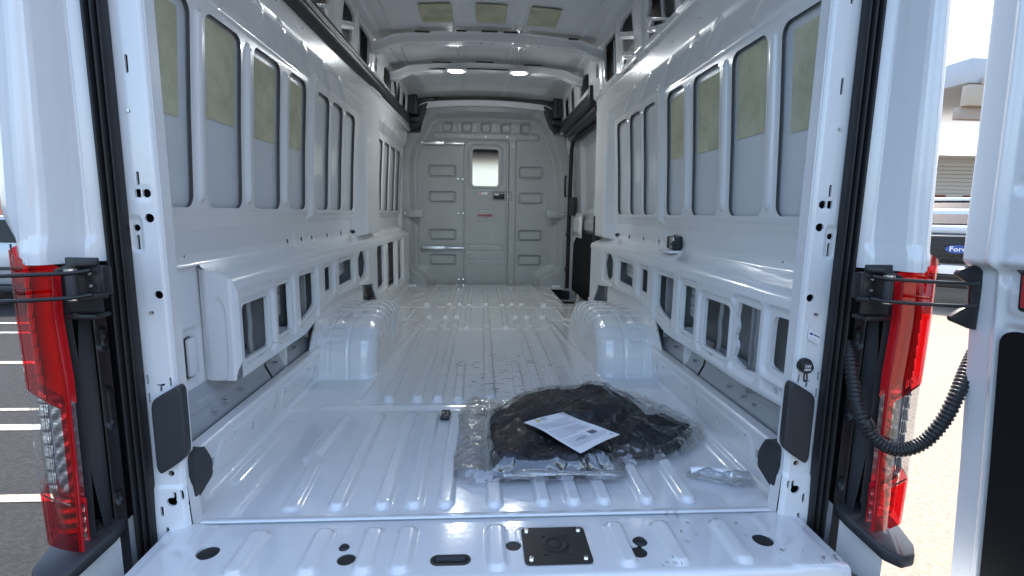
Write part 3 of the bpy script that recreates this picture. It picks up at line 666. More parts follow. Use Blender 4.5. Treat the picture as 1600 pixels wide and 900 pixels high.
# ------------------------------------------------------------------ outer rear quarter, white
def lean(z): return -(z - .74) * .055
def quarter(s):
    sec = np.array([(.928, 1.266), (.934, 1.255), (.942, 1.250), (.958, 1.242), (.965, 1.234), (.970, 1.215), (.976, 1.185), (.981, 1.160), (.986, 1.150), (1.006, 1.143), (1.018, 1.146), (1.030, 1.158), (1.043, 1.185), (1.052, 1.22), (1.075, 1.40), (1.10, 2.2), (1.10, 5.9)])
    sec[:, 0] += np.linspace(0, .012, len(sec)) * 0
    def mp(S, T, H):
        x = np.interp(S, np.arange(len(sec)), sec[:, 0]); y = np.interp(S, np.arange(len(sec)), sec[:, 1])
        k = sst((x - .950) / .06)
        x = x + (lean(T) + .022) * k + (.045 * sst((x - 1.016) / .03) * sst((T - .73) / .12) if s < 0 else 0); rec = sst((T - 1.395) / .01) * 0
        low = sst((.778 - T) / .03) * sst((x - .955) / .01)
        y = y - .004 * low
        return s * x, y - H, T
    n = len(sec) - 1
    pr = [(lambda S, T: np.maximum(np.maximum(3.4 - S, S - 8.4), np.maximum(.80 - T, T - 1.42)) * .02, -.006, .004),
          (rb(2.6, 8.7, .700, .778, .01), .003, .008), (cap(9.3, 1.15, 9.35, 1.15, .004), .002, .005)]
    f_low = lambda S, T: T - np.interp(S, [0, 1, 1.01, 9.0, 10.2, 12, 14, 16], [.60, .60, .722, .722, .735, .775, .80, .80])
    xs = np.unique(np.concatenate([np.linspace(0, n - 3, 110), np.linspace(n - 3, n, 14)]))
    q = sheet('rear_quarter_panel', mp, xs, axis(.60, 2.15, lambda z: .0075), pr, [f_low], WHITE, van, rim=.006)
    # crease lines pressed beside the hinge side
    # lower body side below lamp
    zs = [-.62, -.2, -.12, -.03]; V = []; S2 = [(1.03, 1.22), (1.075, 1.24), (1.09, 1.4), (1.105, 2.2), (1.105, 5.9)]
    for z in [-.45, -.1, .3, .80]:
        for x, y in S2: V.append((s * (x), y + .0, z))
    F = [(i * 5 + j, i * 5 + j + 1, (i + 1) * 5 + j + 1, (i + 1) * 5 + j) for i in range(3) for j in range(4)]
    mesh_np('body_side', np.array(V), np.array(F), WHITE, van)
    return q
for s in (-1, 1): quarter(s)
box('roof_outer', (0, 3.7, 2.24), (2.0, 5.0, .05), WHITE, van, r=.02)
for s in (-1, 1): box('roof_edge', (s * .985, 3.7, 2.15), (.08, 5.0, .20), WHITE, van, r=.03)
# cab shell ahead of the bulkhead
box('cab_headliner', (0, 6.75, 1.68), (1.9, 1.5, .30), TRIM, van, r=.02)
box('dashboard', (0, 6.95, .55), (1.9, .5, .70), TRIM, van, r=.05)
box('cab_floor', (0, 6.6, -.1), (2.0, 1.7, .10), TRIM, van, r=.02)
for s in (-1, 1): box('cab_door', (s * 1.05, 6.5, .45), (.06, 1.5, 1.1), WHITE, van, r=.02)
box('bonnet', (0, 7.7, .42), (1.8, 1.1, .25), WHITE, van, r=.08)
for s in (-1, 1):      # road wheels
    for y in (2.98, 7.3):
        wt = cyl('wheel', (s * .92, y, -.38), (s * 1.07, y, -.38), .36, RUBBER, van, 40, bev=.03); cyl('rim', (s * 1.06, y, -.38), (s * 1.085, y, -.38), .20, STEEL, wt, 24, bev=.01)

# ------------------------------------------------------------------ recess behind the lamps, hinges, lamps
for s in (-1, 1):
    box('lamp_recess_panel', (s * .995, 1.272, .28), (.105, .012, .98), DARK, van, r=.002)
    # edge trim strip with round and slotted recesses
    tr = sheet('edge_trim', lambda S, T, H: (s * (S - .034), 1.238 - H, T), axis(.978, 1.008, lambda x: .0025), axis(-.10, .60, lambda z: .005),
          [(rr(.993, .535, .011, .026, .011), -.012, .006), (rr(.993, .36, .010, .05, .010), -.012, .006), (rr(.993, .12, .009, .016, .009), -.012, .006), (rr(1.012, .25, .004, .5, .002), .004, .004)], [], BLACK, van, rim=.02)
    cyl('trim_bolt', (s * .959, 1.252, .538), (s * .959, 1.240, .538), .007, TRIM, tr, 14)
    # curved dark guide plate
    sheet('curved_guide', lambda S, T, H: (s * (.985 + .022 * np.sin(np.clip((T - .05) / .58, 0, 1) * math.pi) * (S)), 1.245 - .03 * S + H, T), axis(0, 1, lambda x: .1), axis(.05, .62, lambda z: .02), [], [], TRIM, van, rim=0)
    # hinge: mounting plate, barrel, arms
    hg = box('door_hinge', (s * .921, 1.154, .678), (.070, .006, .122), BLACK, van, r=.004)
    prism('hinge_bracket', [(s * .88, 1.14, .735), (s * .905, 1.118, .735), (s * .955, 1.118, .715), (s * .955, 1.14, .715)], (0, 0, -.012), BLACK, hg, r=.002)
    prism('hinge_bracket', [(s * .875, 1.16, .66), (s * .905, 1.118, .66), (s * .93, 1.118, .66), (s * .93, 1.16, .66)], (0, 0, -.012), BLACK, hg, r=.002)
    box('hinge_knuckle', (s * .890, 1.168, .686), (.022, .03, .066), BLACK, hg, r=.006)
    cyl('hinge_barrel', (s * .922, 1.122, .645), (s * .922, 1.122, .722), .0115, TRIM, hg, 20, bev=.002)
    for z in (.650, .713): cyl('hinge_ring', (s * .922, 1.122, z), (s * .922, 1.122, z + .005), .0128, BOLT, hg, 20)
    for z in (.668, .695): cyl('rivet', (s * .897, 1.142, z + .01), (s * .897, 1.138, z + .01), .0035, BOLT, hg, 10)
    for z0, z1 in ((.709, .704), (.656, .651)):
        tube('hinge_arm', [(s * .884, 1.125, z0 + .005), (s * .922, 1.108, z0), (s * 1.03, 1.075, (z0 + z1) / 2), (s * 1.10, 1.085, z1), (s * (1.12 + (.12 if s < 0 else 0)), 1.095, z1)], .0044, BLACK, hg, seg=10, n=6)
    box('hinge_wall_plate', (s * .955, 1.20, .60), (.07, .05, .012), BLACK, hg, r=.003)

    # ---- tail lamp
    def LX(z, k):  # inner/outer edges at height z ; k 0 inner .. 1 outer
        inner = np.interp(z, [.02, .20, .45, .60, .72], [.994, .988, .984, .992, .986]); outer = np.interp(z, [.02, .20, .40, .60, .76], [1.082, 1.088, 1.088, 1.088, 1.086])
        return inner + (outer - inner) * k
    def topz(k): return .706 + .062 * k
    def botz(k): return .030 + .042 * k
    tl = None
    def strip(name, z0f, z1f, material, dy, parent, k0=0., k1=1., curve=.02, ns=14, nz=30, wave=None):
        ks = np.linspace(k0, k1, ns); ts = np.linspace(0, 1, nz); V = []
        for k in ks:
            for t in ts:
                z = z0f(k) + (z1f(k) - z0f(k)) * t
                y = 1.140 + .055 * sst((k - .72) / .28) * (curve / .02) + .010 * (1 - math.sin(min(k, .5) * math.pi)) + dy
                if wave: y += wave(k, z)
                V.append((s * LX(z, k), y, z))
        F = np.array([(i * nz + j, i * nz + j + 1, (i + 1) * nz + j + 1, (i + 1) * nz + j) for i in range(ns - 1) for j in range(nz - 1)])
        return mesh_np(name, np.array(V), F if s > 0 else F[:, ::-1].copy(), material, parent)
    # boundaries: slanting down to the inside
    b1 = lambda k: .382 + .080 * k       # red / clear
    b2 = lambda k: .143 + .056 * k       # clear / lower red
    tl = strip('tail_lamp', botz, topz, TRIM, .055, van, .05, .62)
    strip('red_lens', b1, topz, REDLENS, 0, tl); strip('clear_lens', b2, b1, CLEARLENS, 0, tl, .13, 1); strip('red_lens', botz, b2, REDLENS, 0, tl)
    strip('red_lens', b2, b1, REDLENS, 0, tl, 0, .13, ns=4)
    strip('chrome_divider', lambda k: b1(k) - .004, lambda k: b1(k) + .002, CHROME, .004, tl, .13, .9, nz=3)
    strip('chrome_divider', lambda k: b2(k) - .002, lambda k: b2(k) + .004, CHROME, .004, tl, .13, .9, nz=3)
    REDB = mat('red_lamp_body', (.68, .025, .035), .3, coat=.5) if 'red_lamp_body' not in bpy.data.materials else bpy.data.materials['red_lamp_body']
    strip('red_backing', lambda k: b1(k), topz, REDB, .042, tl, .10, 1); strip('red_backing', botz, b2, REDB, .042, tl, .10, 1); strip('lamp_inner_wall', b2, b1, CHROME, .044, tl, .14, 1)
    fac = lambda k, z: .006 * abs(((z * 38) % 1) - .5) + .008 * abs(((k * 3) % 1) - .5)
    strip('reflector', lambda k: b1(k) + .01, lambda k: topz(k) - .03, REDB, .030, tl, .12, .36, nz=90, wave=lambda k, z: .004 * abs(((z * 9) % 1) - .5) + .0015 * abs(((z * 70) % 1) - .5))
    strip('reflector', lambda k: b1(k) + .01, lambda k: topz(k) - .025, REDB, .026, tl, .60, .90, nz=120, wave=lambda k, z: .005 * (((z * 30) % 1)))
    strip('reflector', lambda k: b2(k) + .008, lambda k: b1(k) - .008, CHROME, .026, tl, .16, .50, nz=80, wave=lambda k, z: .005 * abs(((z * 30 + k * 3) % 1) - .5))
    strip('reflector', lambda k: b2(k) + .008, lambda k: b1(k) - .008, CHROME, .022, tl, .55, .95, nz=100, wave=lambda k, z: .005 * (((z * 30) % 1)))
    strip('reflector', lambda k: botz(k) + .01, lambda k: b2(k) - .01, CHROME, .028, tl, .08, .95, nz=50, wave=fac)
    zsd = np.linspace(0, 1, 30); Vs = []
    for t in zsd:
        z = botz(0) + (topz(0) - botz(0)) * t
        for yy in (1.150, 1.153, 1.158, 1.164): Vs.append((s * (LX(z, 0) - (.002 if yy < 1.16 else -.004)), yy, z))
    mesh_np('lamp_side', np.array(Vs), np.array([(4 * i + j, 4 * i + j + 1, 4 * i + j + 5, 4 * i + j + 4) for i in range(29) for j in range(3)]), REDB, tl)
    for k in (.42, .47, .52):
        strip('lamp_rib', lambda q: b2(q) + .02, lambda q: topz(q) - .05, CHROME if k == .485 else TRIM, .012, tl, k, k + .014, ns=3)
    strip('lamp_edge_rim', botz, topz, REDREF, .004, tl, .0, .07, ns=4)

    # ---- bumper corner in black plastic
    top = lambda x: np.interp(x, [.88, 1.0, 1.12], [.105, .035, -.01])
    pts = [(s * .950, 1.245, .062), (s * .955, 1.205, .050), (s * 1.000, 1.118, .004), (s * 1.035, 1.098, -.006), (s * 1.075, 1.105, -.004), (s * 1.098, 1.135, .004), (s * 1.105, 1.22, .03), (s * 1.08, 1.26, .05)]
    prism('bumper_corner', pts, (0, 0, -.034), TRIM, van, r=.007)
    prism('bumper_wall', [(s * .950, 1.262, .055), (s * 1.0, 1.20, .0), (s * 1.05, 1.17, -.03), (s * 1.05, 1.17, -.30), (s * .950, 1.262, -.30)], (0, .02, 0), WHITE, van, r=.004)
    prism('lower_step', [(s * .86, 1.10, -.02), (s * .96, 1.07, -.08), (s * 1.04, 1.06, -.14), (s * 1.04, 1.06, -.26), (s * .86, 1.10, -.26)], (0, .04, 0), BLACK, van, r=.006)

# white pressed step bracket low on the right
br = sheet('bumper_bracket', lambda S, T, H: (1.055 + S * .10 + T * .0, 1.10 + S * .02 - T * .12, -.045 - S * .10 + .0 * T + H), axis(0, 1.1, lambda x: .02), axis(0, 1, lambda x: .03),
      [(rb(.1, .9, .1, .35, .05), -.008, .05), (rb(.2, .9, .5, .9, .08), .008, .05)], [ci(.3, .72, .08), rb(.5, .7, .55, .85, .05), ci(.85, .3, .07)], WHITE, van, rim=.01)
for k in range(3): cyl('bracket_bolt', (1.08 + .03 * k, 1.02, -.03 - .03 * k), (1.08 + .03 * k, 1.01, -.03 - .03 * k), .010, BOLT, br, 12)

# ------------------------------------------------------------------ open rear doors
def rear_door(s, ang, dx=0.):
    ex = lambda z: np.interp(z, [-.35, -.075, .25, .45, .58, .64, .735, .752, 1.13, 1.33, 2.1], [1.213, 1.191, 1.167, 1.149, 1.137, 1.133, 1.125, 1.094, 1.083, 1.075, 1.035])
    ca, sa = math.cos(ang), math.sin(ang)
    def mp(S, T, H):
        sx = np.where(S < 0, 0, S)
        back = np.where(S < 0, -S, 0)          # edge flange turns outward
        x = ex(T) + dx + sx * sa + back * .9 - H * ca * 1.0; y = 1.115 - sx * ca + back * .35 - H * sa
        return s * x, y, T
    pr = [(rb(.060, .95, .70, 2.3, .03), -.014, .014), (rb(.052, .062, -.5, 2.3, .005), .008, .012), (rb(.064, .9, -.5, .615, .02), -.010, .010), (ci(.098, .925, .020), -.008, .012), (ci(.098, 1.08, .020), -.008, .012),
          (rb(.075, .9, .64, .77, .02), .006, .012)]
    d = sheet('rear_door', mp, np.unique(np.concatenate([axis(-.055, .2, lambda x: .004), axis(.2, .80, lambda x: .03)])), axis(-.42, 2.05, lambda z: .008), pr, [], WHITE, van, rim=0)
    ft = rb(.072, .76, -.36, .605, .03)
    sheet('door_trim_panel', lambda S, T, H: mp(S, T, H + .014), np.unique(np.concatenate([axis(.065, .2, lambda x: .005), axis(.2, .77, lambda x: .03)])), axis(-.37, .615, lambda z: .012), [], [], DARK, d, rim=.01, outline=ft)
    fr_ = rb(.100, .155, .653, .745, .008)
    sheet('reflector_bezel', lambda S, T, H: mp(S, T, H + .014), axis(.095, .16, lambda x: .003), axis(.648, .75, lambda z: .004), [], [], BLACK, d, rim=.008, outline=fr_)
    fr2 = rb(.106, .150, .662, .736, .004)
    sheet('red_reflector', lambda S, T, H: mp(S, T, H + .018), axis(.10, .155, lambda x: .003), axis(.656, .742, lambda z: .004), [], [], REDREF, d, rim=.004, outline=fr2)
    fr3 = rb(.114, .142, .694, .701, .002)
    sheet('reflector_mark', lambda S, T, H: mp(S, T, H + .0205), axis(.11, .146, lambda x: .003), axis(.690, .705, lambda z: .002), [], [], WLABEL, d, rim=.001, outline=fr3)
    # outer skin of the door with thickness
    sheet('door_outer_skin', lambda S, T, H: tuple(np.array(mp(S, T, H - .055)) + np.array([0, 0, 0]).reshape(3, 1, 1)), axis(-.012, .82, lambda x: .05), axis(-.45, 2.08, lambda z: .1), [], [], WHITE, d, rim=0)
    # black hinge bracket on the door
    prism('door_hinge_bracket', [(s * (1.065 + dx), 1.095, 0.724), (s * (1.072 + dx), 1.095, 0.735), (s * (1.113 + dx), 1.095, 0.745), (s * (1.135 + dx), 1.095, 0.745), (s * (1.135 + dx), 1.095, 0.590), (s * (1.121 + dx), 1.095, 0.592), (s * (1.069 + dx), 1.095, 0.612), (s * (1.064 + dx), 1.095, 0.622), (s * (1.090 + dx), 1.095, 0.640), (s * (1.112 + dx), 1.095, 0.650), (s * (1.108 + dx), 1.095, 0.690), (s * (1.093 + dx), 1.095, 0.706)], (0, .012, 0), BLACK, d, r=.003)
    return d
rear_door(1, R(11)); rear_door(-1, R(58), .10)

# corrugated wiring conduit from body to door
cp = smooth_path([(.946, 1.262, .520), (.942, 1.24, .487), (.929, 1.20, .421), (.921, 1.16, .359), (.952, 1.14, .302), (1.007, 1.13, .272), (1.063, 1.12, .293), (1.099, 1.11, .353), (1.127, 1.112, .419), (1.162, 1.13, .473), (1.20, 1.15, .52)], 40)
cw = tube('wiring_conduit', cp, .0165, BLACK, van, seg=16, n=1, radf=lambda t: .86 + .16 * (1 if int(t * 132) % 2 else 0))
cyl('conduit_collar', (.928, 1.155, .345), (.940, 1.148, .322), .020, BLACK, cw, 18, bev=.002)

# ------------------------------------------------------------------ roof
def roofz(X): return 2.045 + .055 * (1 - (X / .8) ** 2)
rp = []
for x in (-.70, .70): rp.append((rb(x - .05, x + .05, 1.0, 3.66, .02), -.010, .012)); rp.append((rb(x - .05, x + .05, 3.82, 4.42, .02), -.010, .012))
for x in (-.228, .228): rp.append((cap(x, 1, x, 9, .003), .008, .005)); rp.append((rb(x - .018 * np.sign(x) - .03, x + .03, 1, 9, .01), .004, .01))
for x in (0,): rp.append((cap(x, 4.55, x, 6, .002), .004, .004))
rf = sheet('roof_panel', lambda S, T, H: (S, T, roofz(S) - H), axis(-.80, .80, lambda x: .0065), axis(1.25, 5.95, lambda y: .05), rp, [], WHITE, van, rim=0)
for x0, x1, skew in ((-.435, -.235, .0), (-.085, .108, 0), (.25, .442, .0)):
    f = rb(x0, x1, 3.24, 3.54, .004)
    panel_piece('roof_sound_pad', f, (x0, x1, 3.24, 3.54), lambda S, T, H: (S, T, roofz(S) - .006 - H), .003, PAD, rf, step=.03)
def bow(y, w_, drop, name='roof_bow'):
    def mp(S, T, H):
        a = np.interp(T, [0, .12, .22, .30, .70, .78, .88, 1], [-.5, -.48, -.36, -.33, .33, .36, .48, .5]); d = np.interp(T, [0, .10, .16, .28, .33, .67, .72, .84, .9, 1], [0, 0, .004, .050, .056, .056, .050, .004, 0, 0])
        droop = drop + .035 * sst((np.abs(S) - .62) / .16)
        return S, y + a * w_ + 0 * S, roofz(S) - droop - d - H
    pr = [(rb(x - .05, x + .05, .36, .64, .02), -.004, .01) for x in (-.55, -.12, .22, .60)]
    cu = [rr(x, .5, .008, .045, .004) for x in (-.68, -.38, -.05, .02, .35, .66)]
    o = sheet(name, mp, axis(-.80, .80, lambda x: .010), axis(0, 1, lambda t: .035), pr, cu, WHITE, van, rim=.006)
    o.data.polygons.foreach_set('use_smooth', np.ones(len(o.data.polygons), bool)); return o
bow(3.72, .15, .028); b2 = bow(4.42, .13, .034); bow(2.3, .14, .02); bow(5.72, .14, .05)
for (y, xs_) in ((3.66, ((-.5, -.4), (-.22, -.15), (-.05, .06), (.10, .2), (.55, .62))), (4.37, ((-.45, -.3), (-.1, .05), (.3, .45)))):
    for a, b in xs_: box('adhesive_bead', ((a + b) / 2, y - .02, roofz((a + b) / 2) - .028), (b - a, .02, .008), BLACK, van, r=.003)
for x in (-.255, .262):
    bm = bmesh.new(); bmesh.ops.create_uvsphere(bm, u_segments=20, v_segments=10, radius=1); bmesh.ops.transform(bm, matrix=Matrix.Translation((x, 4.35, 1.991)) @ Matrix.Diagonal((.056, .032, .010, 1)), verts=bm.verts)
    dl = from_bm('dome_lamp', bm, LAMP, van, smooth=True)
    box('lamp_shield_base', (x, 4.36, 2.000), (.17, .12, .012), WLABEL, dl, r=.005)  # base plate made oversized to keep lamp light off the roof
tube('roof_wiring', [(-.74, 4.40, 1.98), (-.5, 4.38, 2.01), (-.3, 4.37, 2.018), (0, 4.365, 2.022), (.25, 4.37, 2.018), (.34, 4.38, 2.0)], .0055, BLACK, van, seg=8, n=8)
hw = tube('pillar_wiring', [(-.735, 4.55, 2.10), (-.715, 4.52, 2.03), (-.76, 4.55, 1.99), (-.80, 4.60, 2.02), (-.80, 4.66, 1.90), (-.80, 4.70, 1.80)], .010, BLACK, van, seg=8, n=6)

# ------------------------------------------------------------------ upper side lattice
LAT = [cvx([(3.375, 1.765), (3.375, 2.005), (3.43, 2.02), (3.69, 2.015), (3.70, 1.81), (3.64, 1.765)], .006), poly([(3.02, 1.895), (3.28, 1.975), (3.285, 2.0), (3.22, 2.022), (3.04, 2.022)]), poly([(2.985, 1.775), (2.99, 1.84), (3.235, 1.915), (3.215, 1.842)]),
       poly([(3.07, 1.757), (3.215, 1.797), (3.225, 1.762)]), rb(3.105, 3.235, 1.688, 1.722, .008), rb(2.965, 3.035, 1.688, 1.722, .008), rb(3.42, 3.525, 1.687, 1.713, .006), rr(3.865, 1.90, .035, .05, .02),
       poly([(2.39, 1.77), (2.45, 1.763), (2.78, 1.886), (2.74, 1.93), (2.745, 2.015), (2.38, 2.015)]), poly([(2.51, 1.762), (2.515, 1.777), (2.70, 1.836), (2.73, 1.816)]), poly([(2.645, 1.762), (2.745, 1.793), (2.75, 1.764)]), rb(2.425, 2.523, 1.682, 1.716, .008), rb(2.59, 2.695, 1.687, 1.714, .008),
       rb(2.12, 2.30, 1.757, 1.96, .02), rb(1.50, 1.95, 1.76, 2.0, .03), rb(2.06, 2.18, 1.686, 1.712, .008), rb(1.80, 1.92, 1.686, 1.712, .008)]
LD = [ci(y, z, .006) for y, z in ((2.30, 1.70), (2.34, 1.735), (2.56, 1.73), (2.80, 1.72), (2.80, 1.70), (2.90, 1.78), (3.33, 1.74), (3.45, 2.02), (2.36, 2.03), (2.86, 2.02), (3.35, 1.92), (3.78, 1.74), (3.74, 1.72))]
LATF = [cvx([(4.19, 1.86), (4.19, 1.965), (4.30, 2.0), (4.58, 1.985), (4.62, 1.85)], .01), rb(4.84, 5.05, 1.79, 2.02, .03), rb(5.15, 5.4, 1.8, 2.0, .03)]
for s in (-1, 1):
    def lm(S, T, H): return s * (np.interp(T, [1.712, 1.73, 2.03, 2.06], [.842, .828, .806, .795]) - H), S, T
    pr = [(rb(2.80, 2.96, 1.74, 2.06, .02), .014, .02), (rb(3.78, 4.12, 1.72, 2.06, .02), .008, .02), (rb(2.20, 2.36, 1.75, 2.06, .02), .006, .02), (rb(3.3, 3.365, 1.73, 2.05, .01), .006, .01)]
    pr += [(lambda S, T, f=f: f(S, T) - .012, -.004, .008) for f in LAT[:4] + LAT[8:11]]
    sheet('upper_side_lattice', lm, axis(1.33, 5.75, lambda y: .006 + .0018 * y), axis(1.712, 2.06, lambda z: .0055), pr, LAT + LD + LATF, WHITE, van, rim=.016)
# dark back stiffeners seen in the upper openings
for s in (-1, 1):
    for y in (3.52, 2.6): tube('stiffener', [(s * .87, y, 1.74), (s * .875, y + .08, 1.88), (s * .87, y + .10, 2.04)], .012, WHITE, van, seg=8, n=6)
# black cable duct on the left, sliding-door track cover on the right
def duct(s, y0, y1, z0, z1, name):
    sec = [(.846, 0), (.815, .05), (.795, .25), (.792, .42), (.800, .48), (.792, .54), (.79, .72), (.80, .90), (.83, 1.0)]
    V = []; ys = np.linspace(y0, y1, 16); m_ = len(sec)
    for y in ys:
        for x, t in sec:
            zl = np.interp(y, [1.3, 2.3, 5.6], z0); zh = np.interp(y, [1.3, 2.3, 5.6], z1); V.append((s * x, y, zl + (zh - zl) * t))
    n = len(V); V += [(s * .85, y0, np.interp(y0, [1.3, 2.3, 5.6], z0)), (s * .85, y0, np.interp(y0, [1.3, 2.3, 5.6], z1))]
    F = np.array([(i * m_ + j, i * m_ + j + 1, (i + 1) * m_ + j + 1, (i + 1) * m_ + j) for i in range(len(ys) - 1) for j in range(m_ - 1)])
    o = mesh_np(name, np.array(V[:n]), F, BLACK, van); return o
duct(-1, 1.35, 5.62, [1.67, 1.68, 1.775], [1.745, 1.785, 1.86], 'cable_duct')
dk = duct(1, 4.02, 5.5, [1.70, 1.70, 1.70], [1.80, 1.80, 1.82], 'door_track_cover')
box('track_end_block', (.815, 4.04, 1.765), (.06, .05, .15), BLACK, dk, r=.01)
box('door_track', (.86, 4.7, 1.665), (.05, 1.4, .045), BLACK, dk, r=.008)
for s in (-1, 1):      # black corner modules at the front
    cm = prism('corner_module', [(s * .54, 5.66, 2.07), (s * .54, 5.66, 2.035), (s * .62, 5.66, 2.02), (s * .70, 5.66, 1.80), (s * .76, 5.66, 1.725), (s * .82, 5.66, 1.74), (s * .86, 5.66, 1.80), (s * .86, 5.66, 2.07)], (0, .10, 0), BLACK, van, r=.006)
    box('module_housing', (s * .78, 5.56, 1.96), (.12, .16, .20), TRIM, cm, r=.012); box('module_clip', (s * .77, 5.60, 1.82), (.14, .10, .05), BLACK, cm, r=.008)
    for k in range(2): box('module_rib', (s * (.745 + .06 * k), 5.475, 1.96), (.01, .02, .18), BLACK, cm, r=.002)

# ------------------------------------------------------------------ bulkhead
BY = 5.76
OUT = poly([(-.93, -.02), (-.93, 1.10), (-.90, 1.55), (-.88, 1.70), (-.72, 1.71), (-.65, 1.99), (-.56, 2.04), (.57, 2.05), (.66, 2.0), (.76, 1.72), (.88, 1.70), (.93, 1.5), (.94, 1.1), (.94, -.02)])
TUB = poly([(-.64, -.1), (-.655, .06), (-.70, .13), (-.80, .19), (-.825, .26), (-.83, 1.15), (-.83, 1.40), (-.79, 1.56), (-.70, 1.70), (-.64, 1.83), (-.55, 1.90), (0, 1.925), (.52, 1.91), (.62, 1.86), (.70, 1.74), (.76, 1.58), (.825, 1.40), (.85, 1.12), (.86, .25), (.83, .185), (.72, .15), (.64, .09), (.62, -.1)])
bp = [(TUB, -.085, .07), (lambda S, T: TUB(S, T) + .06, -.03, .05)]
def ring(f, w_=.011, d=-.026, sl=.008): return (lambda S, T: np.abs(f(S, T)) - w_, d, sl)
for z0, z1 in ((1.237, 1.376), (.948, 1.082), (.520, .651), (.227, .361)):
    bp.append(ring(rb(-.638, -.348, z0 + .012, z1 - .012, .02))); bp.append(ring(rb(.402, .66, z0 + .01, z1 - .014, .02)))
HB = rb(-.609, .614, 1.664, 1.737, .02)
bp.append(ring(HB, .006, -.008, .008)); bp.append((rb(-.609, .614, 1.664, 1.737, .02), .008, .012))
for x in (-.433, -.210, .006, .230, .456): bp.append((cvx([(x - .048, 1.75), (x - .055, 1.842), (x + .055, 1.846), (x + .045, 1.75)], .008), -.030, .022)); bp.append((rb(x - .105, x - .065, 1.75, 1.84, .01), .004, .02))
bp += [(rb(.272, .350, -.1, 1.67, .01), .010, .012), (rb(.205, .60, 1.50, 1.67, .01), 0, .01)]
DOOR = rb(-.246, .262, -.2, 1.655, .045)
bp.append((lambda S, T: np.abs(DOOR(S, T)) - .003, -.016, .006))
WINF = rb(-.195, .195, 1.118, 1.606, .05)
door_press = [ring(cvx([(-.195, 1.165), (-.195, 1.56), (-.15, 1.605), (.15, 1.605), (.195, 1.56), (.195, 1.165), (.15, 1.118), (-.15, 1.118)], .004), .006, -.010, .008),
              ring(rb(-.232, .245, .298, 1.64, .05), .003, -.006, .005), ring(rb(-.232, .245, -.2, .242, .05), .003, -.006, .005), ring(rb(-.199, .205, .400, .472, .02), .005, -.008, .007),
              ring(rb(-.097, .097, .737, .878, .018), .003, -.006, .005), (rb(.085, .30, .978, 1.088, .012), -.018, .008)]
bp += door_press
WH = rb(-.148, .148, 1.150, 1.562, .03)
blk = sheet('bulkhead', lambda S, T, H: (S, BY - .045 * np.clip((T - .2) / 1.5, 0, 1) * 0 - H, T), axis(-.94, .95, lambda x: .0052), axis(-.015, 2.055, lambda z: .0060), bp, [WH], GREY, van, rim=.02, outline=OUT)
GY = BY + 0.1150
sheet('window_pane', lambda S, T, H: (S, GY + .005 - H, T), axis(-.16, .16, lambda x: .02), axis(1.14, 1.575, lambda z: .02), [], [], PANE, blk, rim=0)
box('header_flange', (0, BY - .012, 1.985), (1.06, .016, .085), GREY, blk, r=.012)
for x in (-.485, .01, .50): cyl('rivet', (x, BY - .02, 1.99), (x, BY - .026, 1.99), .008, BOLT, blk, 10)
for x in (-.55, -.26, 0, .24, .53): cyl('rivet', (x, BY + 0.1030, 1.70), (x, BY + 0.0950, 1.70), .007, STEEL, blk, 10)
for z in (1.60, 1.2, .83, .44, .053): cyl('rivet', (.309, BY + 0.1000, z), (.309, BY + 0.0920, z), .007, STEEL, blk, 10)
for z in (1.306, .28): cyl('rivet', (-.875, BY - .002, z), (-.875, BY - .009, z), .009, BOLT, blk, 10)
for z in (1.615, .437):
    rl = box('slide_rail', (-.60, BY + 0.0900, z), (.27, .022, .036), STEEL, blk, r=.004); box('slide_rail', (-.36, BY + 0.0940, z), (.24, .014, .024), STEEL, blk, r=.003)
for x, z in ((-.311, 1.224), (-.258, 1.222), (-.309, .837), (-.252, .838), (-.303, .071), (-.251, .072)): cyl('door_stud', (x, BY + 0.1100, z), (x, BY + 0.0900, z), .014, BOLT, blk, 14, .009)
for s, z in ((-1, .828), (1, .842)):
    box('side_bracket', (s * .80, BY - .006, z), (.20, .03, .085), GREY, blk, r=.008); cyl('rivet', (s * .895, BY - .022, z), (s * .895, BY - .03, z), .012, BOLT, blk, 12)
lt = box('door_latch', (.160, BY + 0.1220, 1.035), (.125, .02, .062), TRIM, blk, r=.004)
box('latch_sticker', (.131, BY + 0.1060, 1.057), (.05, .004, .016), WLABEL, blk, r=0); box('latch_lever', (.205, BY + 0.1060, 1.035), (.022, .014, .05), BLACK, blk, r=.004); box('latch_bolt', (.120, BY + 0.1080, 1.030), (.016, .008, .014), BLACK, blk, r=.002)
box('latch_keeper', (.262, BY + 0.1000, 1.035), (.016, .02, .03), BOLT, blk, r=.005)
tube('door_gap_strip', [(.258, BY + 0.1060, .30), (.256, BY + 0.1060, 1.0), (.254, BY + 0.1060, 1.62)], .006, STEEL, blk, seg=8, n=4)
box('warning_sticker', (-.022, BY + 0.1120, 1.067), (.10, .003, .028), WLABEL, blk, r=0); box('warning_stripe', (-.055, BY + 0.1095, 1.067), (.026, .002, .026), mat('faded_red_print', (.75, .30, .30), .6), blk, r=0)
text('KNAPHEIDE', .031, Matrix.Translation((0, BY + 0.1135, .815)) @ Matrix.Diagonal((1, 1, 1.15, 1)) @ FACE_BACK, REDINK, blk, bold=.0016)
text('SINCE 1848', .0125, Matrix.Translation((0, BY + 0.1135, .789)) @ FACE_BACK, INK, blk, bold=.0007)
box('floor_bracket', (-.83, BY - .03, .012), (.10, .06, .02), WHITE, van, r=.004); box('floor_bracket', (.83, BY - .03, .012), (.10, .06, .02), WHITE, van, r=.004)
for s in (-1, 1): box('front_jamb', (s * 1.0, BY + .05, 1.0), (.18, .05, 2.4), WHITE, van, r=.01); box('leak_block_plate', (s * .56, BY + .20, 1.0), (.76, .02, 2.4), GREY, van, r=0)  # jambs widened and plates added behind bulkhead to block light leaks
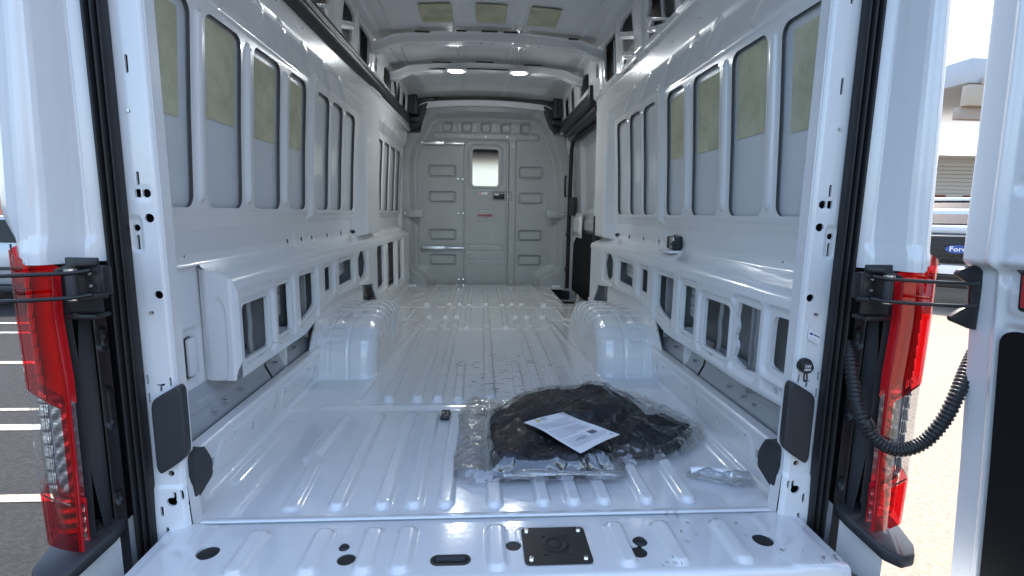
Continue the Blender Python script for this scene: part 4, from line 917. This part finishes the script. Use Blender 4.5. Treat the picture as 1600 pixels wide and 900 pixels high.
box('leak_block_plate', (0, BY + .20, 1.93), (.36, .02, .66), GREY, van, r=0); box('leak_block_plate', (0, BY + .20, .46), (.36, .02, 1.3), GREY, van, r=0)

# ------------------------------------------------------------------ sliding door on the right
slx = 1.03
sdw = [rb(4.25, 4.60, 1.02, 1.42, .05)]
sdo = sheet('sliding_door', lambda S, T, H: (slx - .03 * sst((T - .8) / .8) - H, S, T), axis(3.98, 5.72, lambda y: .012), axis(-.02, 1.72, lambda z: .012),
      [(cvx([(4.10, .95), (4.10, 1.60), (5.28, 1.60), (5.28, .85)], .03), -.03, .04), (pline([(4.25, 1.50), (5.0, .85)], .025), .02, .025), (pline([(4.62, .85), (4.30, 1.50)], .02), .02, .025), (rb(5.30, 5.50, .6, 1.62, .03), .02, .03), (rb(4.1, 5.6, .68, .78, .03), .02, .03)], [], RAIL, van, rim=0)
fs = cvx([(4.00, -.01), (4.00, .66), (5.36, .66), (5.62, .52), (5.64, -.01)], .006)
sheet('door_lower_trim', lambda S, T, H: (slx - .032 - H, S, T), axis(3.99, 5.66, lambda y: .03), axis(-.015, .68, lambda z: .02), [], [], DARK, sdo, rim=.02, outline=fs)
tube('sliding_door_seal', [(.955, 4.04, 1.64), (.955, 5.45, 1.64), (.95, 5.60, 1.60), (.95, 5.66, 1.48), (.95, 5.68, 1.0), (.95, 5.68, .5), (.95, 5.68, 0)], .022, RUBBER, van, seg=10, n=8)
box('seal_clip', (.94, 5.66, .62), (.05, .05, .05), BLACK, van, r=.006); box('seal_clip', (.94, 5.66, .22), (.05, .05, .05), BLACK, van, r=.006)
box('door_lock_block', (.965, 5.52, .93), (.06, .12, .20), BLACK, sdo, r=.01)
tube('grab_handle', [(.90, 5.66, 1.26), (.885, 5.62, 1.24), (.885, 5.62, 1.08), (.90, 5.66, 1.04)], .012, BLACK, van, seg=8, n=6)
sheet('lock_cover', lambda S, T, H: (.985 - H, S, T), axis(5.10, 5.58, lambda y: .015), axis(.60, .86, lambda y: .012), [(rb(5.16, 5.52, .64, .82, .06), .02, .05)], [], WHITE, sdo, rim=0)
box('step_well', (.87, 5.1, -.16), (.30, 1.05, .02), DARK, van, r=0); box('step_riser', (.735, 5.1, -.085), (.01, 1.05, .15), DARK, van, r=0)
box('pillar_bumper', (.882, 4.01, .72), (.05, .05, .24), TRIM, van, r=.012)
# rear edge of that opening (B pillar face turning to the outside)
prism('door_jamb', [(.862, 4.02, .02), (.862, 4.02, 1.70), (1.0, 4.05, 1.70), (1.02, 4.05, .02)], (0, .01, 0), WHITE, van, r=0)
# latch striker on right wall with its shelf
lk = box('lock_striker', (.952, 2.535, .711), (.045, .105, .064), TRIM, van, r=.006)
box('striker_plate', (.928, 2.51, .712), (.006, .05, .054), STEEL, lk, r=.003); box('striker_lever', (.924, 2.505, .705), (.006, .02, .008), BLACK, lk, r=.002); box('striker_side', (.93, 2.484, .705), (.02, .006, .035), BLACK, lk, r=.002)
prism('striker_shelf', [(.965, 2.44, .675), (.895, 2.46, .672), (.895, 2.60, .672), (.965, 2.63, .675)], (0, 0, -.012), WHITE, lk, r=.004)

# ================================================================== things lying on the floor
# black upholstery in a clear bag
wb = thing('wrapped_seat_cover', 'black folded fabric bundle wrapped in crumpled clear plastic on the van floor', 'bundle', (.35, 1.75, .01))
B1 = cvx([(.0, 1.475), (.405, 1.485), (.41, 1.62), (.36, 2.0), (-.01, 1.96), (-.03, 1.62)], .02)
B2 = cvx([(.02, 1.86), (.02, 2.0), (.42, 2.24), (.54, 2.22), (.68, 1.98), (.62, 1.80), (.40, 1.68), (.1, 1.72)], .03)
B3 = cvx([(.38, 1.60), (.60, 1.60), (.80, 1.78), (.79, 1.90), (.66, 1.97), (.45, 1.98), (.36, 1.8)], .03)
def bh(X, Y, grow=0., amp=1.):
    n1 = ridged(X * 4 + Y * 2, Y * 5 - X, 3); n2 = ridged(X * 9, Y * 6 + X * 4, 9); n3 = vnoise(X * 5, Y * 5, 21)
    def lump(f, h, w_): d = -(f(X, Y) - grow) + (n3 - .5) * .03; return h * np.clip(d / w_, 0, 1) ** .45 * (d > 0)
    a = lump(B1, .066, .04); b = lump(B2, .082 + .02 * n3, .11); c = lump(B3, .066, .12)
    h = np.maximum(np.maximum(a, b), c); k = np.clip(h / .04, 0, 1)
    # soft folds running along the roll
    fold = .030 * ridged(X * 3.2 + Y * 3, (Y - X) * 8, 14, 3) - .018
    return h + k * amp * (fold + .006 * n2)
ext = (-.06, .84, 1.44, 2.30)
fB = lambda S, T: np.minimum(np.minimum(B1(S, T), B2(S, T)), B3(S, T))
sheet('black_fabric', lambda S, T, H: (S, T, .010 + bh(S, T)), axis(ext[0], ext[1], lambda x: .006), axis(ext[2], ext[3], lambda x: .006), [], [], CLOTH, wb, rim=0, outline=lambda S, T: fB(S, T) + .002)
FO = poly([(-.13, 1.50), (-.06, 1.452), (.10, 1.462), (.25, 1.450), (.42, 1.462), (.45, 1.55), (.56, 1.57), (.68, 1.62), (.82, 1.75), (.85, 1.88), (.79, 2.02), (.70, 2.22), (.58, 2.36), (.45, 2.34), (.25, 2.20), (.05, 2.13), (-.10, 2.15), (-.14, 2.0), (-.11, 1.8), (-.14, 1.64)])
def film_map(S, T, H):
    base = bh(S, T, .012, .9) + .003; wr = ridged(S * 12 + T * 5, T * 11 - S * 3, 31, 4); w2 = ridged(S * 5 - T * 8, T * 7, 44, 3); w3 = ridged(S * 31 - T * 9, T * 26 + S * 7, 77, 3)
    edge = np.clip(-FO(S, T) / .03, 0, 1)
    free = np.clip(1 - base / .03, 0, 1)
    return S, T, .013 + base + edge * (.003 + wr * (.002 + .022 * free) + .005 * w2 * (1 - free) + .014 * w2 * free + .005 * w3 * free)
fout = lambda S, T: FO(S, T) + .02 * (vnoise(S * 14, T * 14, 5) - .5)
pw = sheet('plastic_wrap', film_map, axis(-.20, .89, lambda x: .0045), axis(1.42, 2.42, lambda x: .0045), [], [], FILM, wb, rim=0, outline=fout)
pw.data.materials.append(FILM2); nP = len(pw.data.polygons); cc = np.empty(nP * 3, np.float32); pw.data.polygons.foreach_get('center', cc); cc = cc.reshape(-1, 3)
pw.data.polygons.foreach_set('material_index', (fB(cc[:, 0], cc[:, 1]) + .012 < 0).astype(np.int32))
# front roll of film with bright streaks
tube('plastic_fold', [(.03, 1.468, .035), (.12, 1.46, .045), (.24, 1.458, .042), (.36, 1.466, .035), (.41, 1.475, .03)], .020, FILM, wb, seg=14, n=10, radf=lambda t: .7 + .3 * math.sin(t * 9) * math.sin(t * math.pi), flat=.6)
# paper sheet on top of the bag
pc = [np.array(v) for v in ((.114, 1.716), (.272, 1.806), (.437, 1.604), (.278, 1.492))]
def paper_pt(u, v):     # u along 0->1 (short side), v along long side
    a = pc[0] * (1 - u) + pc[1] * u; b = pc[3] * (1 - u) + pc[2] * u; return a * (1 - v) + b * v
US, VS = np.meshgrid(np.linspace(0, 1, 24), np.linspace(0, 1, 32), indexing='ij')
XY = pc[0] * ((1 - US) * (1 - VS))[..., None] + pc[1] * (US * (1 - VS))[..., None] + pc[3] * ((1 - US) * VS)[..., None] + pc[2] * (US * VS)[..., None]
def paper_z(X, Y, u, v): return .096 + .006 * vnoise(X * 14, Y * 14, 50) + .004 * np.sin(v * 5 + u * 3) - .012 * np.clip(v - .7, 0, 1) * (1 - u)
ZZ = paper_z(XY[..., 0], XY[..., 1], US, VS); I = np.arange(24 * 32).reshape(24, 32)
pv = np.dstack([XY, ZZ]).reshape(-1, 3)
ps = mesh_np('paper_sheet', pv, np.stack([I[:-1, :-1], I[1:, :-1], I[1:, 1:], I[:-1, 1:]], -1).reshape(-1, 4), PAPER, None)
tag(ps, 'white printed paper sheet lying on top of the plastic wrapped black bundle', 'paper')
def pp(name, u0, u1, v0, v1, m):
    q = []
    for i in range(5):
        for (u) in (u0, u1):
            v = v0 + (v1 - v0) * i / 4; p = paper_pt(u, v); q.append((p[0], p[1], float(paper_z(np.array(p[0]), np.array(p[1]), u, v)) + .0012))
    mesh_np(name, np.array(q), np.array([(2 * i, 2 * i + 1, 2 * i + 3, 2 * i + 2) for i in range(4)]), m, ps, False)
pp('yellow_logo', .20, .28, .05, .12, YELLOW); pp('heading', .31, .36, .04, .10, PALEINK); pp('heading', .38, .41, .04, .10, INK); pp('heading', .44, .47, .04, .10, PALEINK)
random.seed(2)
for k in range(20):
    v = .17 + k * .036
    if k in (6, 13): continue
    if .60 < v < .78: pp('text_line', .06, .50 + random.random() * .08, v, v + .011, PALEINK)
    else: pp('text_line', .06, .78 + random.random() * .15, v, v + .011, PALEINK)
for k in range(9): pp('barcode_bar', .66 + .018 * k, .672 + .018 * k, .66, .76, INK)
pp('corner_mark', .86, .93, .90, .94, PALEINK)
# little black clip on the floor
kf = box('black_clip', (-.188, 1.995, .0115), (.036, .062, .016), BLACK, None, r=.004, rot=Matrix.Rotation(R(-6), 3, 'Z'))
tag(kf, 'small black plastic clip on the white floor left of the bundle', 'clip')
for dx in (-.008, .008): cyl('clip_pin', (-.188 + dx, 2.005, .019), (-.188 + dx, 2.005, .0225), .0038, STEEL, kf, 12)
box('clip_lip', (-.188, 2.026, .016), (.034, .008, .014), BLACK, kf, r=.002)
# crumpled clear plastic sleeve near the right corner
MILK = film_mat('milky_plastic_film', (.82, .84, .86), 3.2, [(16, .05, 3, 1), (50, .01, 3, .5)], .15, .8)
def slv(S, T, H):
    e = np.clip((.0 - PF(S, T)) / .02, 0, 1); return S, T, .010 + e * (.012 + .016 * ridged(S * 22 + T * 6, T * 30, 61, 3) + .012 * np.exp(-((T - 1.468 + (S - .7) * .18) / .02) ** 2))
PF = cvx([(.63, 1.485), (.64, 1.52), (.74, 1.50), (.85, 1.47), (.84, 1.43), (.79, 1.41), (.73, 1.43)], .008)
cs_ = sheet('plastic_sleeve', slv, axis(.61, .865, lambda x: .004), axis(1.395, 1.53, lambda x: .004), [], [], MILK, None, rim=0, outline=lambda S, T: PF(S, T) + .006 * (vnoise(S * 40, T * 40, 8) - .5))
tag(cs_, 'crumpled empty clear plastic sleeve near the right rear corner of the floor', 'plastic sleeve')
tube('sleeve_tube', [(.648, 1.500, .022), (.69, 1.488, .026), (.74, 1.468, .027), (.765, 1.458, .026)], .014, mat('white_plastic_tube', (.80, .80, .82), .25, coat=.3), cs_, seg=14, n=6, radf=lambda t: .85 + .5 * t)

# ================================================================== background
def pickup(x, y):
    t = thing('parked_pickup', 'black grilled pickup truck parked on the concrete, seen past the open right door', 'pickup', (x, y, GZ))
    TP = mat('pickup_paint', (.55, .58, .60), .3, coat=.6)
    box('body', (x, y + 1.1, .33), (1.95, 2.0, .55), TP, t, r=.08); box('bonnet', (x, y + .80, .67), (1.8, 1.5, .14), TP, t, r=.05)
    box('cab', (x, y + 2.9, .62), (1.9, 2.0, .9), TP, t, r=.10)
    cb = prism('windscreen', [(x - .82, y + 1.62, .76), (x + .82, y + 1.62, .76), (x + .68, y + 2.25, 1.22), (x - .68, y + 2.25, 1.22)], (0, .03, .02), GLASS, t, r=0)
    box('roof', (x, y + 3.0, 1.27), (1.5, 1.5, .07), TP, t, r=.03)
    for s in (-1, 1): tube('windscreen_pillar', [(x + s * .84, y + 1.58, .76), (x + s * .70, y + 2.25, 1.25)], .035, BLACK, t, seg=8, n=4)
    box('wiper_cowl', (x, y + 1.56, .755), (1.7, .12, .05), BLACK, t, r=.01)
    gr = box('grille', (x, y - .02, .33), (1.40, .10, .48), BLACK, t, r=.03)
    bm = bmesh.new()      # honeycomb
    for i in range(-7, 8):
        for j in range(5):
            cx_ = x + i * .09 + (.045 if j % 2 else 0); cz = .14 + j * .085
            for k in range(6):
                a0, a1 = math.pi / 3 * k + math.pi / 6, math.pi / 3 * (k + 1) + math.pi / 6; p0 = Vector((cx_ + .05 * math.cos(a0), y - .085, cz + .05 * math.sin(a0))); p1 = Vector((cx_ + .05 * math.cos(a1), y - .085, cz + .05 * math.sin(a1)))
                d = (p1 - p0); add_box(bm, (p0 + p1) / 2, (d.length, .02, .010), Matrix.Rotation(-math.atan2(d.z, d.x), 3, 'Y'))
    from_bm('honeycomb_mesh', bm, TRIM, gr)
    bm = bmesh.new(); bmesh.ops.create_cone(bm, cap_ends=True, segments=28, radius1=1, radius2=1, depth=1); bmesh.ops.transform(bm, matrix=Matrix.Translation((x, y - .12, .34)) @ Matrix.Rotation(R(90), 4, 'X') @ Matrix.Diagonal((.17, .075, .03, 1)), verts=bm.verts)
    em = from_bm('oval_emblem', bm, BLUE, gr, auto=40); text('Ford', .12, Matrix.Translation((x, y - .137, .34)) @ FACE_BACK, WLABEL, gr, bold=.002)
    box('bumper', (x, y - .12, -.02), (1.95, .22, .16), STEEL, t, r=.03); box('lower_valance', (x, y - .04, -.22), (1.85, .16, .24), BLACK, t, r=.03); box('intake', (x, y - .17, -.13), (1.2, .06, .06), BLACK, t, r=.01)
    pl = box('licence_plate', (x - .05, y - .24, -.01), (.32, .012, .15), WLABEL, t, r=.005)
    for s in (-1, 1):
        h = box('headlight', (x + s * .84, y - .02, .34), (.26, .10, .34), CLEARLENS, t, r=.02); box('headlight_bowl', (x + s * .84, y + .03, .34), (.24, .06, .30), CHROME, h, r=.01)
        for yy in (y + .75, y + 3.6): wh = cyl('wheel', (x + s * .80, yy, GZ + .40), (x + s * 1.0, yy, GZ + .40), .40, RUBBER, t, 28, bev=.03); cyl('rim', (x + s * .98, yy, GZ + .40), (x + s * 1.01, yy, GZ + .40), .24, STEEL, wh, 16)
        mr = box('mirror', (x + s * 1.10, y + 1.9, .85), (.18, .08, .24), BLACK, t, r=.02)
    box('cargo_bed', (x, y + 4.6, .40), (1.9, 1.7, .60), TP, t, r=.05)
    t.rotation_euler.z = R(-42)
    return t
pickup(8.30, 8.3)
def car(x, y):
    t = thing('parked_car', 'silver car parked beyond the lot lines at the left edge', 'car', (x, y, GZ))
    SH = [(-2.2, .35), (-2.2, .75), (-1.9, .95), (-1.2, 1.0), (-.6, 1.42), (.7, 1.45), (1.5, 1.02), (2.1, .92), (2.25, .7), (2.25, .35)]
    prism('body', [(x + a, y, GZ + b) for a, b in SH], (0, 1.75, 0), SILVER, t, r=.06)
    prism('side_window', [(x - .95, y - .01, GZ + 1.02), (x - .5, y - .01, GZ + 1.36), (x + .6, y - .01, GZ + 1.38), (x + 1.2, y - .01, GZ + 1.02)], (0, .02, 0), TRIM, t, r=0)
    box('sill_trim', (x, y - .01, GZ + .30), (3.2, .05, .10), TRIM, t, r=.02); box('door_line', (x + .1, y - .004, GZ + .7), (.012, .02, .6), TRIM, t, r=0); box('body_moulding', (x, y - .015, GZ + .62), (3.0, .03, .05), TRIM, t, r=.01)
    for a in (-1.35, 1.4):
        for yy in (y - .02, y + 1.57): wh = cyl('wheel', (x + a, yy, GZ + .32), (x + a, yy + .2, GZ + .32), .32, RUBBER, t, 28, bev=.03); cyl('rim', (x + a, yy - .01, GZ + .32), (x + a, yy + .02, GZ + .32), .20, STEEL, wh, 16)
    return t
car(-7.4, 8.2)
def building(name, label, cat, x0, x1, y0, y1, z1, m, door=None, group=None):
    t = thing(name, label, cat, ((x0 + x1) / 2, (y0 + y1) / 2, GZ))
    box('wall', ((x0 + x1) / 2, (y0 + y1) / 2, (GZ + z1) / 2), (x1 - x0, y1 - y0, z1 - GZ), m, t, r=.02)
    box('roof_coping', ((x0 + x1) / 2, (y0 + y1) / 2, z1 + .08), (x1 - x0 + .3, y1 - y0 + .3, .18), SIDING, t, r=.03)
    return t
b = building('brick_building', 'low red brown building beyond the silver car on the left', 'building', -50, -26.0, 26, 36, 1.75, BRICK)
for k in range(6): wnd = box('window', (-47 + 4.2 * k, 25.97, .35), (1.6, .06, 1.3), TRIM, b, r=0); box('window_frame', (-47 + 4.2 * k, 25.93, .35), (1.8, .03, .08), WLABEL, wnd, r=0)
wv = building('siding_building', 'pale building with horizontal siding and a red brown door beyond the pickup', 'building', 24, 50, 27, 40, 4.2, SIDING)
for k in range(22): box('siding_board', (37, 26.96, -.55 + .21 * k), (26, .05, .17), SIDING, wv, r=0)
for k in range(12): box('door', (25.3 + 2.1 * k, 26.88, .75), (1.0, .08, 2.9), BRICK, wv, r=0)
cn = thing('canopy', 'flat roofed canopy with a beige fascia above the lot on the right', 'canopy', (30, 22, GZ))
box('roof_slab', (27.0, 23, 6.35), (18, 9, .9), mat('canopy_metal', (.42, .45, .48), .4), cn, r=.05); box('fascia', (27.0, 18.55, 5.45), (18, .3, .75), BEIGE, cn, r=.02); box('soffit_beam', (27.0, 18.8, 4.85), (18, .3, .45), mat('tan_beam', (.34, .29, .24), .7), cn, r=.02)
for x in (28.5, 34.5):
    box('column', (x, 19.2, 1.9), (.35, .35, 5.3), BEIGE, cn, r=.02)
for k in range(40): box('soffit_board', (18.5 + .45 * k, 18.38, 5.95), (.12, .05, .22), BEIGE, cn, r=0)
